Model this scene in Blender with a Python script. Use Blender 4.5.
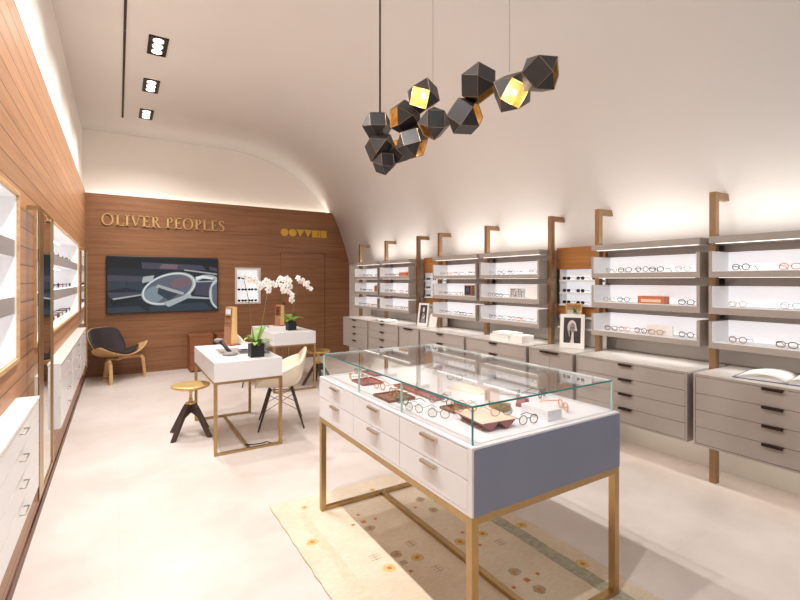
import bpy, bmesh, math, random
from mathutils import Vector, Matrix, Euler

random.seed(7)
scene = bpy.context.scene
COL = scene.collection
for o in list(bpy.data.objects):
    bpy.data.objects.remove(o)

# ------------------------------------------------------------------ camera
EYE = 1.45
YAW = math.radians(31.67)
FPX, CX, HY = 455.0, 399.0, 280.5
cam_data = bpy.data.cameras.new('camera')
cam = bpy.data.objects.new('camera', cam_data)
COL.objects.link(cam)
cam.location = (0, 0, EYE)
cam.rotation_euler = (math.pi / 2, 0, -YAW)
cam_data.sensor_width = 36.0
cam_data.lens = FPX / 800.0 * 36.0
cam_data.shift_x = (400 - CX) / 800.0
cam_data.shift_y = -(300 - HY) / 800.0
cam_data.clip_start = 0.05
scene.camera = cam

# ------------------------------------------------------------------ view, world
scene.view_settings.view_transform = 'Standard'
scene.view_settings.look = 'None'
scene.view_settings.gamma = 1.0
scene.view_settings.use_curve_mapping = False
scene.view_settings.exposure = 0.14
WORLD_STRENGTH = 0.76
world = bpy.data.worlds.new('daylight')
world.use_nodes = True
world.node_tree.nodes['Background'].inputs[0].default_value = (.93, 0.96, 1.0, 1)
world.node_tree.nodes['Background'].inputs[1].default_value = WORLD_STRENGTH
scene.world = world

SPOT_W = 34.0        # each recessed ceiling fixture
COVE_W = 6.0        # strip behind the back panelling
SHELF_W = 2.1       # up-light strip on top of one shelf bay
TRAY_W = 1.0         # strip over one tray
NICHE_W = 2.2

def light(name, kind, loc, rot, power, color=(1, .88, .76), **kw):
    d = bpy.data.lights.new(name, kind)
    d.energy = power
    d.color = color
    for k, v in kw.items():
        setattr(d, k, v)
    o = bpy.data.objects.new(name, d)
    o.location = loc
    o.rotation_euler = rot
    COL.objects.link(o)
    return o

WARM = (1, .985, .97)
for i in range(7):                       # the ceiling fixtures' own light
    light('ceiling_spot_lamp', 'SPOT', (0.33, 0.75 + 1.08 * i, 3.72), (0, 0, 0), SPOT_W * 4, WARM,
          spot_size=math.radians(142), spot_blend=1.0, shadow_soft_size=.04)
AIM_W = 17.0         # the head of each fixture that is turned to the shelf wall
for i in range(7):
    light('ceiling_spot_lamp', 'SPOT', (0.37, 0.75 + 1.08 * i, 3.72), Vector((-3.1, 0, 2.5)).to_track_quat('Z', 'Y').to_euler(), AIM_W * 4, WARM,
          spot_size=math.radians(58), spot_blend=1.0, shadow_soft_size=.22)
for y0, y1 in ((6.32, 7.17), (5.41, 6.27), (3.99, 4.84), (3.07, 3.93), (1.63, 2.49), (0.70, 1.56)):
    light('shelf_top_lamp', 'AREA', (3.66, (y0 + y1) / 2, 1.775), (math.pi, 0, 0), SHELF_W, (1, .96, .92),
          shape='RECTANGLE', size=.16, size_y=y1 - y0 - .05)
for y0, y1 in ((6.32, 7.17), (5.41, 6.27), (3.99, 4.84), (3.07, 3.93), (1.63, 2.49), (0.70, 1.56)):
    light('under_tray_lamp', 'AREA', (3.62, (y0 + y1) / 2, .975), (0, 0, 0), .75, (1, .97, .94), shape='RECTANGLE', size=.10, size_y=y1 - y0 - .08)
    light('under_cabinet_fill', 'AREA', (3.62, (y0 + y1) / 2, .335), (0, 0, 0), 1.1, (1, .90, .80), shape='RECTANGLE', size=.10, size_y=y1 - y0 - .08)  # second one is added fill that brightens the wall below the cabinets
light('cove_lamp', 'AREA', (1.6, 8.37, 2.70), (math.pi, 0, 0), COVE_W, (1, .91, .82),
      shape='RECTANGLE', size=4.0, size_y=.06)

# ------------------------------------------------------------------ pixel helpers (photo frame 800 x 600)
S_, C_ = math.sin(YAW), math.cos(YAW)
def _d(x, y):
    u = (x - CX) / FPX
    return (S_ + u * C_, C_ - u * S_, (HY - y) / FPX)
def onX(x, y, X):
    d = _d(x, y); t = X / d[0]
    return Vector((X, d[1] * t, EYE + d[2] * t))
def onY(x, y, Y):
    d = _d(x, y); t = Y / d[1]
    return Vector((d[0] * t, Y, EYE + d[2] * t))
def onZ(x, y, Z):
    d = _d(x, y); t = (Z - EYE) / d[2]
    return Vector((d[0] * t, d[1] * t, Z))

# ------------------------------------------------------------------ materials
def lin(c):
    return tuple(((v / 255) / 12.92 if v / 255 <= .04045 else ((v / 255 + .055) / 1.055) ** 2.4) for v in c) + (1,)
MATS = {}
def mat(name, rgb, rough=.5, metal=0.0, spec=.5, noise=None, emit=0, emit_rgb=None, bump=0, coat=0):
    m = bpy.data.materials.new(name); m.use_nodes = True
    nt = m.node_tree; b = nt.nodes['Principled BSDF']
    b.inputs['Base Color'].default_value = lin(rgb)
    b.inputs['Roughness'].default_value = rough
    b.inputs['Metallic'].default_value = metal
    b.inputs['Specular IOR Level'].default_value = spec
    b.inputs['Coat Weight'].default_value = coat
    if emit:
        b.inputs['Emission Color'].default_value = lin(emit_rgb or rgb)
        b.inputs['Emission Strength'].default_value = emit
    amt, scale = noise or (.03, 6)
    tc = nt.nodes.new('ShaderNodeTexCoord')
    n = nt.nodes.new('ShaderNodeTexNoise'); n.inputs['Scale'].default_value = scale
    n.inputs['Detail'].default_value = 4
    nt.links.new(tc.outputs['Object'], n.inputs['Vector'])
    r = nt.nodes.new('ShaderNodeValToRGB')
    c = lin(rgb)
    r.color_ramp.elements[0].color = tuple(max(0, v * (1 - amt * 2)) for v in c[:3]) + (1,)
    r.color_ramp.elements[1].color = tuple(min(1, v * (1 + amt * 2)) for v in c[:3]) + (1,)
    r.color_ramp.elements[0].position = .3; r.color_ramp.elements[1].position = .7
    nt.links.new(n.outputs['Fac'], r.inputs['Fac'])
    nt.links.new(r.outputs['Color'], b.inputs['Base Color'])
    if bump:
        bp = nt.nodes.new('ShaderNodeBump'); bp.inputs['Strength'].default_value = bump
        bp.inputs['Distance'].default_value = .01
        nt.links.new(n.outputs['Fac'], bp.inputs['Height'])
        nt.links.new(bp.outputs['Normal'], b.inputs['Normal'])
    MATS[name] = m
    return m

def wood(name, dark, light_, axis='X', plank=None, rough=.35, gscale=1.0, seam=(60, 34, 20)):
    """grain runs along axis; plank = board height in z with a fine dark seam"""
    m = bpy.data.materials.new(name); m.use_nodes = True
    nt = m.node_tree; b = nt.nodes['Principled BSDF']
    b.inputs['Roughness'].default_value = rough
    tc = nt.nodes.new('ShaderNodeTexCoord')
    mp = nt.nodes.new('ShaderNodeMapping')
    sc = {'X': (.8, 14, 22), 'Y': (14, .8, 22), 'Z': (18, 18, 1.2)}[axis]
    mp.inputs['Scale'].default_value = tuple(v * gscale for v in sc)
    nt.links.new(tc.outputs['Object'], mp.inputs['Vector'])
    n = nt.nodes.new('ShaderNodeTexNoise'); n.inputs['Scale'].default_value = 1.6
    n.inputs['Detail'].default_value = 6; n.inputs['Roughness'].default_value = .6
    n.inputs['Distortion'].default_value = .4
    nt.links.new(mp.outputs['Vector'], n.inputs['Vector'])
    r = nt.nodes.new('ShaderNodeValToRGB')
    r.color_ramp.elements[0].color = lin(dark); r.color_ramp.elements[1].color = lin(light_)
    r.color_ramp.elements[0].position = .32; r.color_ramp.elements[1].position = .68
    nt.links.new(n.outputs['Fac'], r.inputs['Fac'])
    out = r.outputs['Color']
    if plank:
        sx = nt.nodes.new('ShaderNodeSeparateXYZ'); nt.links.new(tc.outputs['Object'], sx.inputs[0])
        dv = nt.nodes.new('ShaderNodeMath'); dv.operation = 'DIVIDE'; dv.inputs[1].default_value = plank
        nt.links.new(sx.outputs['Z'], dv.inputs[0])
        fr = nt.nodes.new('ShaderNodeMath'); fr.operation = 'FRACT'; nt.links.new(dv.outputs[0], fr.inputs[0])
        lt = nt.nodes.new('ShaderNodeMath'); lt.operation = 'LESS_THAN'; lt.inputs[1].default_value = .055
        nt.links.new(fr.outputs[0], lt.inputs[0])
        fl = nt.nodes.new('ShaderNodeMath'); fl.operation = 'FLOOR'; nt.links.new(dv.outputs[0], fl.inputs[0])
        wn = nt.nodes.new('ShaderNodeTexWhiteNoise'); wn.noise_dimensions = '1D'
        nt.links.new(fl.outputs[0], wn.inputs['W'])
        hs = nt.nodes.new('ShaderNodeHueSaturation')
        mr = nt.nodes.new('ShaderNodeMapRange'); mr.inputs['To Min'].default_value = .9; mr.inputs['To Max'].default_value = 1.12
        nt.links.new(wn.outputs['Value'], mr.inputs['Value']); nt.links.new(mr.outputs['Result'], hs.inputs['Value'])
        nt.links.new(out, hs.inputs['Color'])
        mx = nt.nodes.new('ShaderNodeMix'); mx.data_type = 'RGBA'
        nt.links.new(lt.outputs[0], mx.inputs['Factor'])
        nt.links.new(hs.outputs['Color'], mx.inputs['A']); mx.inputs['B'].default_value = lin(seam)
        out = mx.outputs['Result']
    nt.links.new(out, b.inputs['Base Color'])
    MATS[name] = m
    return m

def glass_mat(name, tint=(255, 255, 255), base_reflect=.06, rough=0.0):
    m = bpy.data.materials.new(name); m.use_nodes = True
    nt = m.node_tree
    for n in list(nt.nodes): nt.nodes.remove(n)
    out = nt.nodes.new('ShaderNodeOutputMaterial')
    tr = nt.nodes.new('ShaderNodeBsdfTransparent'); tr.inputs[0].default_value = lin(tint)
    gl = nt.nodes.new('ShaderNodeBsdfGlossy'); gl.inputs['Roughness'].default_value = rough
    gl.inputs['Color'].default_value = (.95, .97, .96, 1)
    fr = nt.nodes.new('ShaderNodeFresnel'); fr.inputs['IOR'].default_value = 1.5
    geo = nt.nodes.new('ShaderNodeNewGeometry')
    ior = nt.nodes.new('ShaderNodeMapRange')          # same reflectance from either side of the pane
    ior.inputs['To Min'].default_value = 1.5; ior.inputs['To Max'].default_value = 1 / 1.5
    nt.links.new(geo.outputs['Backfacing'], ior.inputs['Value'])
    nt.links.new(ior.outputs['Result'], fr.inputs['IOR'])
    mu = nt.nodes.new('ShaderNodeMath'); mu.operation = 'MULTIPLY_ADD'; mu.use_clamp = True
    mu.inputs[1].default_value = 1.05; mu.inputs[2].default_value = base_reflect - .04
    nt.links.new(fr.outputs[0], mu.inputs[0])
    mx = nt.nodes.new('ShaderNodeMixShader')
    nt.links.new(mu.outputs[0], mx.inputs[0]); nt.links.new(tr.outputs[0], mx.inputs[1]); nt.links.new(gl.outputs[0], mx.inputs[2])
    nt.links.new(mx.outputs[0], out.inputs[0])
    MATS[name] = m
    return m

M = MATS
mat('plaster', (236, 231, 226), .85, noise=(.008, 1.2))
mat('plaster_upper', (246, 239, 230), .85, noise=(.008, 1.2))
mat('wall_grey', (214, 209, 200), .8, noise=(.015, 2))
mat('greige', (170, 160, 152), .45, noise=(.012, 3))
mat('greige_side', (158, 150, 147), .5, noise=(.012, 3))
mat('white_lacquer', (236, 235, 236), .28, noise=(.006, 3))
mat('white_marble', (240, 234, 228), .2, noise=(.025, 9))
mat('white_inside', (250, 249, 250), .5, noise=(.004, 3))
mat('lit_back', (250, 250, 252), .5, noise=(.004, 3), emit=.42, emit_rgb=(246, 248, 255))
mat('led', (255, 252, 246), .5, emit=1.7, emit_rgb=(255, 248, 240))
mat('slate', (128, 134, 154), .4, noise=(.02, 3))
mat('brass', (184, 156, 112), .32, metal=1.0, noise=(.03, 20))
mat('brass_bright', (220, 188, 126), .42, metal=.85, noise=(.03, 12))
mat('brass_satin', (160, 130, 98), .42, metal=.85, noise=(.04, 30))
mat('bronze_dark', (62, 48, 40), .4, metal=.8, noise=(.05, 20))
mat('steel', (196, 188, 178), .3, metal=1, noise=(.02, 20))
mat('letter_gold', (204, 166, 108), .5, metal=.3, noise=(.03, 10))
mat('logo_gold', (214, 170, 62), .45, metal=.2, noise=(.03, 10))
mat('black_shell', (42, 40, 40), .42, metal=.1, noise=(.05, 8))
mat('gold_lining', (236, 204, 152), .4, metal=.7, noise=(.12, 14))
mat('bulb', (255, 240, 210), .5, emit=9, emit_rgb=(255, 226, 180))
mat('lamp_glow', (255, 250, 240), .5, emit=5, emit_rgb=(255, 244, 228))
mat('black', (24, 22, 23), .45, noise=(.05, 20))
mat('leather', (52, 46, 48), .45, noise=(.08, 60), bump=.15)
mat('dark_wood', (70, 54, 47), .4, noise=(.08, 30))
mat('shell_white', (240, 228, 208), .4, noise=(.01, 5))
mat('leaf', (118, 152, 62), .4, noise=(.18, 14))
mat('stem', (120, 112, 62), .6, noise=(.1, 30))
mat('petal', (250, 248, 246), .6, noise=(.02, 40))
mat('petal_heart', (214, 178, 90), .6)
mat('soil', (92, 68, 50), .9, noise=(.2, 60))
mat('paper', (244, 240, 234), .7, noise=(.01, 10))
mat('paper_grey', (210, 204, 200), .7, noise=(.03, 40))
mat('print_dark', (62, 54, 54), .7, noise=(.12, 14))
mat('print_light', (214, 205, 200), .7, noise=(.06, 30))
mat('blue_edge', (54, 74, 110), .6)
mat('mauve', (150, 92, 92), .5, noise=(.04, 20))
mat('brown_tray', (132, 94, 70), .6, noise=(.12, 60))
mat('rose_card', (236, 208, 184), .6, noise=(.02, 10))
mat('orange_box', (206, 120, 74), .5, noise=(.03, 10))
mat('brown_box', (160, 108, 66), .5, noise=(.06, 20))
mat('olive_box', (166, 142, 92), .5, noise=(.05, 20))
mat('blush', (228, 206, 196), .5, noise=(.02, 10))
mat('stone_grey', (142, 136, 134), .7, noise=(.06, 30))
mat('mat_grey', (150, 142, 136), .7, noise=(.08, 40))
mat('frame_black', (34, 30, 30), .3)
mat('frame_tortoise', (96, 56, 34), .3, noise=(.35, 160))
mat('frame_amber', (196, 128, 70), .3, noise=(.2, 120))
mat('frame_grey', (120, 116, 118), .3)
mat('frame_red', (128, 50, 48), .3)
mat('frame_blue', (70, 84, 112), .3)
mat('frame_gold', (176, 142, 92), .3, metal=.9)
mat('frame_teal', (84, 120, 112), .3)
mat('frame_pink', (226, 168, 140), .3)
mat('teal_edge', (52, 140, 138), .15, noise=(.05, 10))
mat('teal_edge_pale', (176, 212, 200), .2, noise=(.03, 10))
mat('edge_clear', (222, 230, 228), .2)
mat('slot_dark', (58, 46, 42), .7)
mat('skirting', (118, 84, 66), .5, noise=(.05, 10))
mat('cable_black', (30, 28, 34), .5)
mat('tv_black', (20, 24, 30), .3)
for nm, c in dict(tv_navy=(20, 32, 40), tv_dark=(9, 18, 23), tv_plum=(62, 62, 78), tv_slate=(42, 54, 66), tv_rim=(158, 168, 170), tv_hi=(214, 222, 222),
                  tv_glass=(86, 92, 104), tv_glass_l=(116, 132, 144), tv_pink=(110, 88, 98), tv_ray=(160, 164, 164)).items():
    mat(nm, tuple(v * .5 for v in c), .35, emit=.75, emit_rgb=c)
wood('walnut_left', (164, 116, 80), (188, 138, 98), 'Y', plank=.0955, rough=.42)
wood('walnut_back', (124, 82, 52), (154, 108, 73), 'X', rough=.42)
wood('walnut_box', (128, 76, 46), (150, 94, 58), 'X', rough=.45)
wood('walnut_bright', (166, 106, 50), (190, 130, 68), 'Y', rough=.45)
wood('oak', (198, 154, 104), (222, 182, 132), 'X', rough=.4, gscale=1.5)
wood('oak_pale', (222, 178, 112), (240, 202, 140), 'Z', rough=.4, gscale=2)
wood('mirror_wood', (146, 98, 68), (170, 120, 86), 'Z', rough=.4, gscale=2)
glass_mat('case_glass', (255, 255, 255), .03)
glass_mat('lens_glass', (248, 248, 246), .04)
mat('lens_black', (40, 38, 40), .2)
glass_mat('lens_dark', (120, 104, 96), .05)
glass_mat('acrylic', (238, 240, 240), .08)
m = mat('mirror', (226, 222, 218), .02, metal=1.0, noise=(.001, 1))

def floor_mat():
    m = bpy.data.materials.new('floor_stone'); m.use_nodes = True
    nt = m.node_tree; b = nt.nodes['Principled BSDF']
    tc = nt.nodes.new('ShaderNodeTexCoord')
    n = nt.nodes.new('ShaderNodeTexNoise'); n.inputs['Scale'].default_value = 1.1; n.inputs['Detail'].default_value = 9
    n.inputs['Roughness'].default_value = .62
    nt.links.new(tc.outputs['Object'], n.inputs['Vector'])
    r = nt.nodes.new('ShaderNodeValToRGB')
    r.color_ramp.elements[0].color = lin((208, 196, 187)); r.color_ramp.elements[1].color = lin((228, 218, 211))
    r.color_ramp.elements[0].position = .35; r.color_ramp.elements[1].position = .65
    nt.links.new(n.outputs['Fac'], r.inputs['Fac'])
    br = nt.nodes.new('ShaderNodeTexBrick')
    br.inputs['Scale'].default_value = 1.0; br.inputs['Mortar Size'].default_value = .0015
    br.inputs['Brick Width'].default_value = 1.3; br.inputs['Row Height'].default_value = 1.3
    br.offset = 0
    br.inputs['Color1'].default_value = (1, 1, 1, 1); br.inputs['Color2'].default_value = (.95, .94, .93, 1)
    br.inputs['Mortar'].default_value = (.9, .88, .86, 1)
    nt.links.new(tc.outputs['Object'], br.inputs['Vector'])
    mx = nt.nodes.new('ShaderNodeMix'); mx.data_type = 'RGBA'; mx.blend_type = 'MULTIPLY'; mx.inputs['Factor'].default_value = .8
    nt.links.new(r.outputs['Color'], mx.inputs['A']); nt.links.new(br.outputs['Color'], mx.inputs['B'])
    nt.links.new(mx.outputs['Result'], b.inputs['Base Color'])
    b.inputs['Roughness'].default_value = .38
    b.inputs['Specular IOR Level'].default_value = .45
    M['floor_stone'] = m
floor_mat()

def rug_mat():
    m = bpy.data.materials.new('rug_wool'); m.use_nodes = True
    nt = m.node_tree; b = nt.nodes['Principled BSDF']
    b.inputs['Roughness'].default_value = .95; b.inputs['Specular IOR Level'].default_value = .1
    tc = nt.nodes.new('ShaderNodeTexCoord')
    n = nt.nodes.new('ShaderNodeTexNoise'); n.inputs['Scale'].default_value = 2.2; n.inputs['Detail'].default_value = 5
    nt.links.new(tc.outputs['Object'], n.inputs['Vector'])
    mp = nt.nodes.new('ShaderNodeMapping'); mp.inputs['Scale'].default_value = (18, 90, 10)
    nt.links.new(tc.outputs['Object'], mp.inputs['Vector'])
    n2 = nt.nodes.new('ShaderNodeTexNoise'); n2.inputs['Scale'].default_value = 1.5; n2.inputs['Detail'].default_value = 4
    nt.links.new(mp.outputs['Vector'], n2.inputs['Vector'])
    r = nt.nodes.new('ShaderNodeValToRGB')
    r.color_ramp.elements[0].color = lin((214, 196, 172)); r.color_ramp.elements[1].color = lin((230, 214, 192))
    r.color_ramp.elements[0].position = .35; r.color_ramp.elements[1].position = .65
    nt.links.new(n.outputs['Fac'], r.inputs['Fac'])
    mr = nt.nodes.new('ShaderNodeMapRange'); mr.inputs['To Min'].default_value = .8; mr.inputs['To Max'].default_value = 1.18
    nt.links.new(n2.outputs['Fac'], mr.inputs['Value'])
    hs = nt.nodes.new('ShaderNodeHueSaturation')
    nt.links.new(r.outputs['Color'], hs.inputs['Color']); nt.links.new(mr.outputs['Result'], hs.inputs['Value'])
    nt.links.new(hs.outputs['Color'], b.inputs['Base Color'])
    M['rug_wool'] = m
rug_mat()
mat('rug_green', (172, 168, 146), .95, spec=.1, noise=(.1, 40))
mat('rug_pale', (212, 200, 174), .95, spec=.1, noise=(.05, 40))
mat('rug_orange', (200, 132, 84), .95, spec=.1, noise=(.08, 60))
mat('rug_yellow', (214, 186, 124), .95, spec=.1, noise=(.08, 60))
mat('rug_grey', (182, 168, 142), .95, spec=.1, noise=(.08, 60))

# ------------------------------------------------------------------ mesh helpers
class MB:
    def __init__(self):
        self.v = []; self.f = []; self.mi = []; self.ms = []; self.sm = []
    def mid(self, m):
        if m not in self.ms: self.ms.append(m)
        return self.ms.index(m)
    def poly(self, vs, fs, m, smooth=False):
        b = len(self.v); k = self.mid(m)
        self.v += [tuple(v) for v in vs]
        for f in fs:
            self.f.append([b + i for i in f]); self.mi.append(k); self.sm.append(smooth)
        return self
    def box(self, x0, x1, y0, y1, z0, z1, m):
        vs = [(x0, y0, z0), (x1, y0, z0), (x1, y1, z0), (x0, y1, z0), (x0, y0, z1), (x1, y0, z1), (x1, y1, z1), (x0, y1, z1)]
        return self.poly(vs, [(0, 3, 2, 1), (4, 5, 6, 7), (0, 1, 5, 4), (1, 2, 6, 5), (2, 3, 7, 6), (3, 0, 4, 7)], m)
    def obox(self, a, b, w, h, m, up=(0, 0, 1)):
        """box beam from a to b"""
        a = Vector(a); b = Vector(b); d = (b - a).normalized(); u = Vector(up)
        s = d.cross(u)
        if s.length < 1e-4: s = d.cross(Vector((1, 0, 0)))
        s.normalize(); u = s.cross(d).normalized()
        vs = []
        for p in (a, b):
            for i, j in ((-1, -1), (1, -1), (1, 1), (-1, 1)):
                vs.append(p + s * (w / 2 * i) + u * (h / 2 * j))
        return self.poly(vs, [(0, 1, 2, 3), (7, 6, 5, 4), (0, 4, 5, 1), (1, 5, 6, 2), (2, 6, 7, 3), (3, 7, 4, 0)], m)
    def tube(self, pts, r, m, n=8, closed=False, cap=True):
        pts = [Vector(p) for p in pts]; N = len(pts)
        rs = r if isinstance(r, (list, tuple)) else [r] * N
        vs = []
        prev = None
        for i, p in enumerate(pts):
            if closed: t = pts[(i + 1) % N] - pts[i - 1]
            else: t = pts[min(i + 1, N - 1)] - pts[max(i - 1, 0)]
            t.normalize()
            if prev is None:
                s = t.cross(Vector((0, 0, 1)))
                if s.length < 1e-3: s = t.cross(Vector((1, 0, 0)))
            else:
                s = prev - t * prev.dot(t)
            s.normalize(); prev = s
            u = t.cross(s)
            for k in range(n):
                a = 2 * math.pi * k / n
                vs.append(p + (s * math.cos(a) + u * math.sin(a)) * rs[i])
        fs = []
        for i in range(N if closed else N - 1):
            j = (i + 1) % N
            for k in range(n):
                k2 = (k + 1) % n
                fs.append((i * n + k, i * n + k2, j * n + k2, j * n + k))
        if cap and not closed:
            fs.append(tuple(range(n))[::-1]); fs.append(tuple((N - 1) * n + k for k in range(n)))
        return self.poly(vs, fs, m, smooth=n > 5)
    def lathe(self, prof, c, m, n=32):
        """prof list of (r, z)"""
        vs = []; N = len(prof)
        for r, z in prof:
            for k in range(n):
                a = 2 * math.pi * k / n
                vs.append((c[0] + r * math.cos(a), c[1] + r * math.sin(a), c[2] + z))
        fs = []
        for i in range(N - 1):
            for k in range(n):
                k2 = (k + 1) % n
                fs.append((i * n + k, i * n + k2, (i + 1) * n + k2, (i + 1) * n + k))
        fs.append(tuple(range(n))[::-1]); fs.append(tuple((N - 1) * n + k for k in range(n)))
        return self.poly(vs, fs, m, smooth=True)
    def prism(self, pts2, o, ux, uy, depth, m):
        """extrude polygon pts2 in plane (ux,uy) by depth vector"""
        o = Vector(o); ux = Vector(ux); uy = Vector(uy); d = Vector(depth); n = len(pts2)
        vs = [o + ux * p[0] + uy * p[1] for p in pts2]
        vs += [v + d for v in vs]
        fs = [tuple(range(n)), tuple(range(2 * n - 1, n - 1, -1))]
        fs += [(i, n + i, n + (i + 1) % n, (i + 1) % n) for i in range(n)]
        return self.poly(vs, fs, m)
    def ring(self, outer, inner, o, ux, uy, depth, m):
        o = Vector(o); ux = Vector(ux); uy = Vector(uy); d = Vector(depth); n = len(outer)
        P = lambda p: o + ux * p[0] + uy * p[1]
        vs = [P(p) for p in outer] + [P(p) for p in inner]
        vs += [v + d for v in vs]
        fs = []
        for i in range(n):
            j = (i + 1) % n
            fs += [(i, j, n + j, n + i), (2 * n + i, 3 * n + i, 3 * n + j, 2 * n + j), (i, 2 * n + i, 2 * n + j, j), (n + i, n + j, 3 * n + j, 3 * n + i)]
        return self.poly(vs, fs, m)
    def grid(self, rows, m, smooth=True):
        vs = [p for r in rows for p in r]; w = len(rows[0])
        fs = [(i * w + j, i * w + j + 1, (i + 1) * w + j + 1, (i + 1) * w + j) for i in range(len(rows) - 1) for j in range(w - 1)]
        return self.poly(vs, fs, m, smooth)
    def build(self, name, parent=None, bevel=0, solid=0, sub=0, recalc=True, offset=0, weld=True):
        me = bpy.data.meshes.new(name)
        me.from_pydata(self.v, [], self.f)
        for m in self.ms: me.materials.append(M[m])
        for p, k, s in zip(me.polygons, self.mi, self.sm):
            p.material_index = k; p.use_smooth = s
        if recalc:
            bm = bmesh.new(); bm.from_mesh(me)
            bmesh.ops.recalc_face_normals(bm, faces=bm.faces)
            bm.to_mesh(me); bm.free()
        o = bpy.data.objects.new(name, me)
        COL.objects.link(o)
        if parent is not None:
            o.parent = parent
        if solid:
            md = o.modifiers.new('solid', 'SOLIDIFY'); md.thickness = solid; md.offset = offset
        if sub:
            md = o.modifiers.new('sub', 'SUBSURF'); md.levels = sub; md.render_levels = sub
        if bevel:
            md = o.modifiers.new('bevel', 'BEVEL'); md.width = bevel; md.segments = 2; md.limit_method = 'ANGLE'
        return o

def thing(name, loc, label, cat, group=None, rz=0, rot=None):
    o = bpy.data.objects.new(name, None)
    o.empty_display_size = .05
    o.location = loc
    o.rotation_euler = rot if rot else (0, 0, rz)
    COL.objects.link(o)
    o['label'] = label; o['category'] = cat
    if group: o['group'] = group
    return o
def tag(o, label, cat, group=None):
    o['label'] = label; o['category'] = cat
    if group: o['group'] = group
    return o
def struct(o):
    o['kind'] = 'structure'
    return o
def dup(root, loc, rot=None, label=None, group=None, scale=None):
    r = root.copy(); COL.objects.link(r); r.location = loc
    if rot is not None: r.rotation_euler = rot
    if scale: r.scale = (scale,) * 3
    if label: r['label'] = label
    if group: r['group'] = group
    for ch in list(root.children):
        c = ch.copy(); COL.objects.link(c); c.parent = r
        for g in list(ch.children):
            d = g.copy(); COL.objects.link(d); d.parent = c
    return r

# ================================================================== ROOM SHELL
LW = -.42            # wood face of the left wall
BY = 8.20            # wood face of the back wall
RW = 3.90            # right wall
CH = 3.765            # flat ceiling
F0 = -1.6            # open shop front, behind the camera

struct(MB().box(-.75, 4.1, F0, 8.6, -.1, 0, 'floor_stone').build('floor'))
prof = [(-.75, CH), (1.45, CH), (1.72, 3.758), (1.97, 3.735), (2.33, 3.665), (2.70, 3.52), (3.03, 3.325), (3.28, 3.09),
        (3.51, 2.80), (3.66, 2.50), (3.755, 2.25), (3.82, 2.05), (3.875, 1.88), (RW, 1.76)]
def smooth_prof(p, it=2):
    for _ in range(it):
        q = [p[0]]
        for a, b in zip(p, p[1:]):
            q += [(a[0] * .75 + b[0] * .25, a[1] * .75 + b[1] * .25), (a[0] * .25 + b[0] * .75, a[1] * .25 + b[1] * .75)]
        p = q + [p[-1]]
    return p
prof = smooth_prof(prof)
mb = MB(); mb.grid([[(x, F0, z) for x, z in prof], [(x, 8.6, z) for x, z in prof]], 'plaster')
o = struct(mb.build('ceiling', solid=.06, recalc=False)); o.modifiers['solid'].offset = 1
mb2 = o.data
# right wall below the vault
struct(MB().box(RW, RW + .1, F0, 8.6, 0, 1.76, 'wall_grey').build('wall_right'))
# left wall: wood with two lit niches
N1 = (1.30, 2.85, 1.075, 1.86); N2 = (4.00, 6.80, 1.08, 1.88)
mb = MB()
for y0, y1, z0, z1 in ((F0, BY, 0, N1[2]), (F0, BY, N2[3], 2.78), (F0, N1[0], N1[2], N2[3]), (N1[1], N2[0], N1[2], N2[3]), (N2[1], BY, N1[2], N2[3])):
    mb.box(LW - .30, LW, y0, y1, z0, z1, 'walnut_left')
struct(mb.build('wall_left'))
struct(MB().box(-.62, -.47, F0, 8.6, 2.78, CH, 'plaster_upper').build('wall_left_upper'))
struct(MB().box(-.62, RW + .1, F0 - .1, F0, 0, .85, 'skirting').build('added_front_wall'))  # added unseen low wall: darkens brass reflections, cuts light from the front
struct(MB().box(LW, LW + .008, F0, BY, 0, .055, 'skirting').build('baseboard_left'))
# back wall
DR = (onY(280.5, 252, BY), onY(325, 253, BY))
dx0, dx1, dz = DR[0].x, DR[1].x, 1.97
NB = (onY(235, 267, BY).x + .03, onY(260.5, 268, BY).x - .03, 1.07, 1.645)
mb = MB(); wt = 2.76
def wb(x0, x1, z0, z1): mb.box(x0, x1, BY, BY + .12, z0, z1, 'walnut_back')
wb(-.42, NB[0], 0, wt); wb(NB[1], dx0, 0, wt); wb(NB[0], NB[1], 0, NB[2]); wb(NB[0], NB[1], NB[3], wt)
wb(dx0, dx1, dz, wt); wb(dx1, RW, 0, wt)
struct(mb.build('wall_back'))
struct(MB().box(-.75, 4.1, 8.42, 8.6, 0, 3.95, 'plaster_upper').build('wall_back_upper'))
d = struct(MB().box(dx0 + .008, dx1 - .008, BY + .006, BY + .05, 0, dz - .008, 'walnut_back').build('door_1'))
MB().tube([(dx0 + .06, BY - .012, 1.0), (dx0 + .06, BY - .012, 1.06)], .008, 'bronze_dark').obox((dx0 + .06, BY - .012, 1.03), (dx0 + .06, BY + .01, 1.03), .01, .01, 'bronze_dark').build('door_handle', d)

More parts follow.
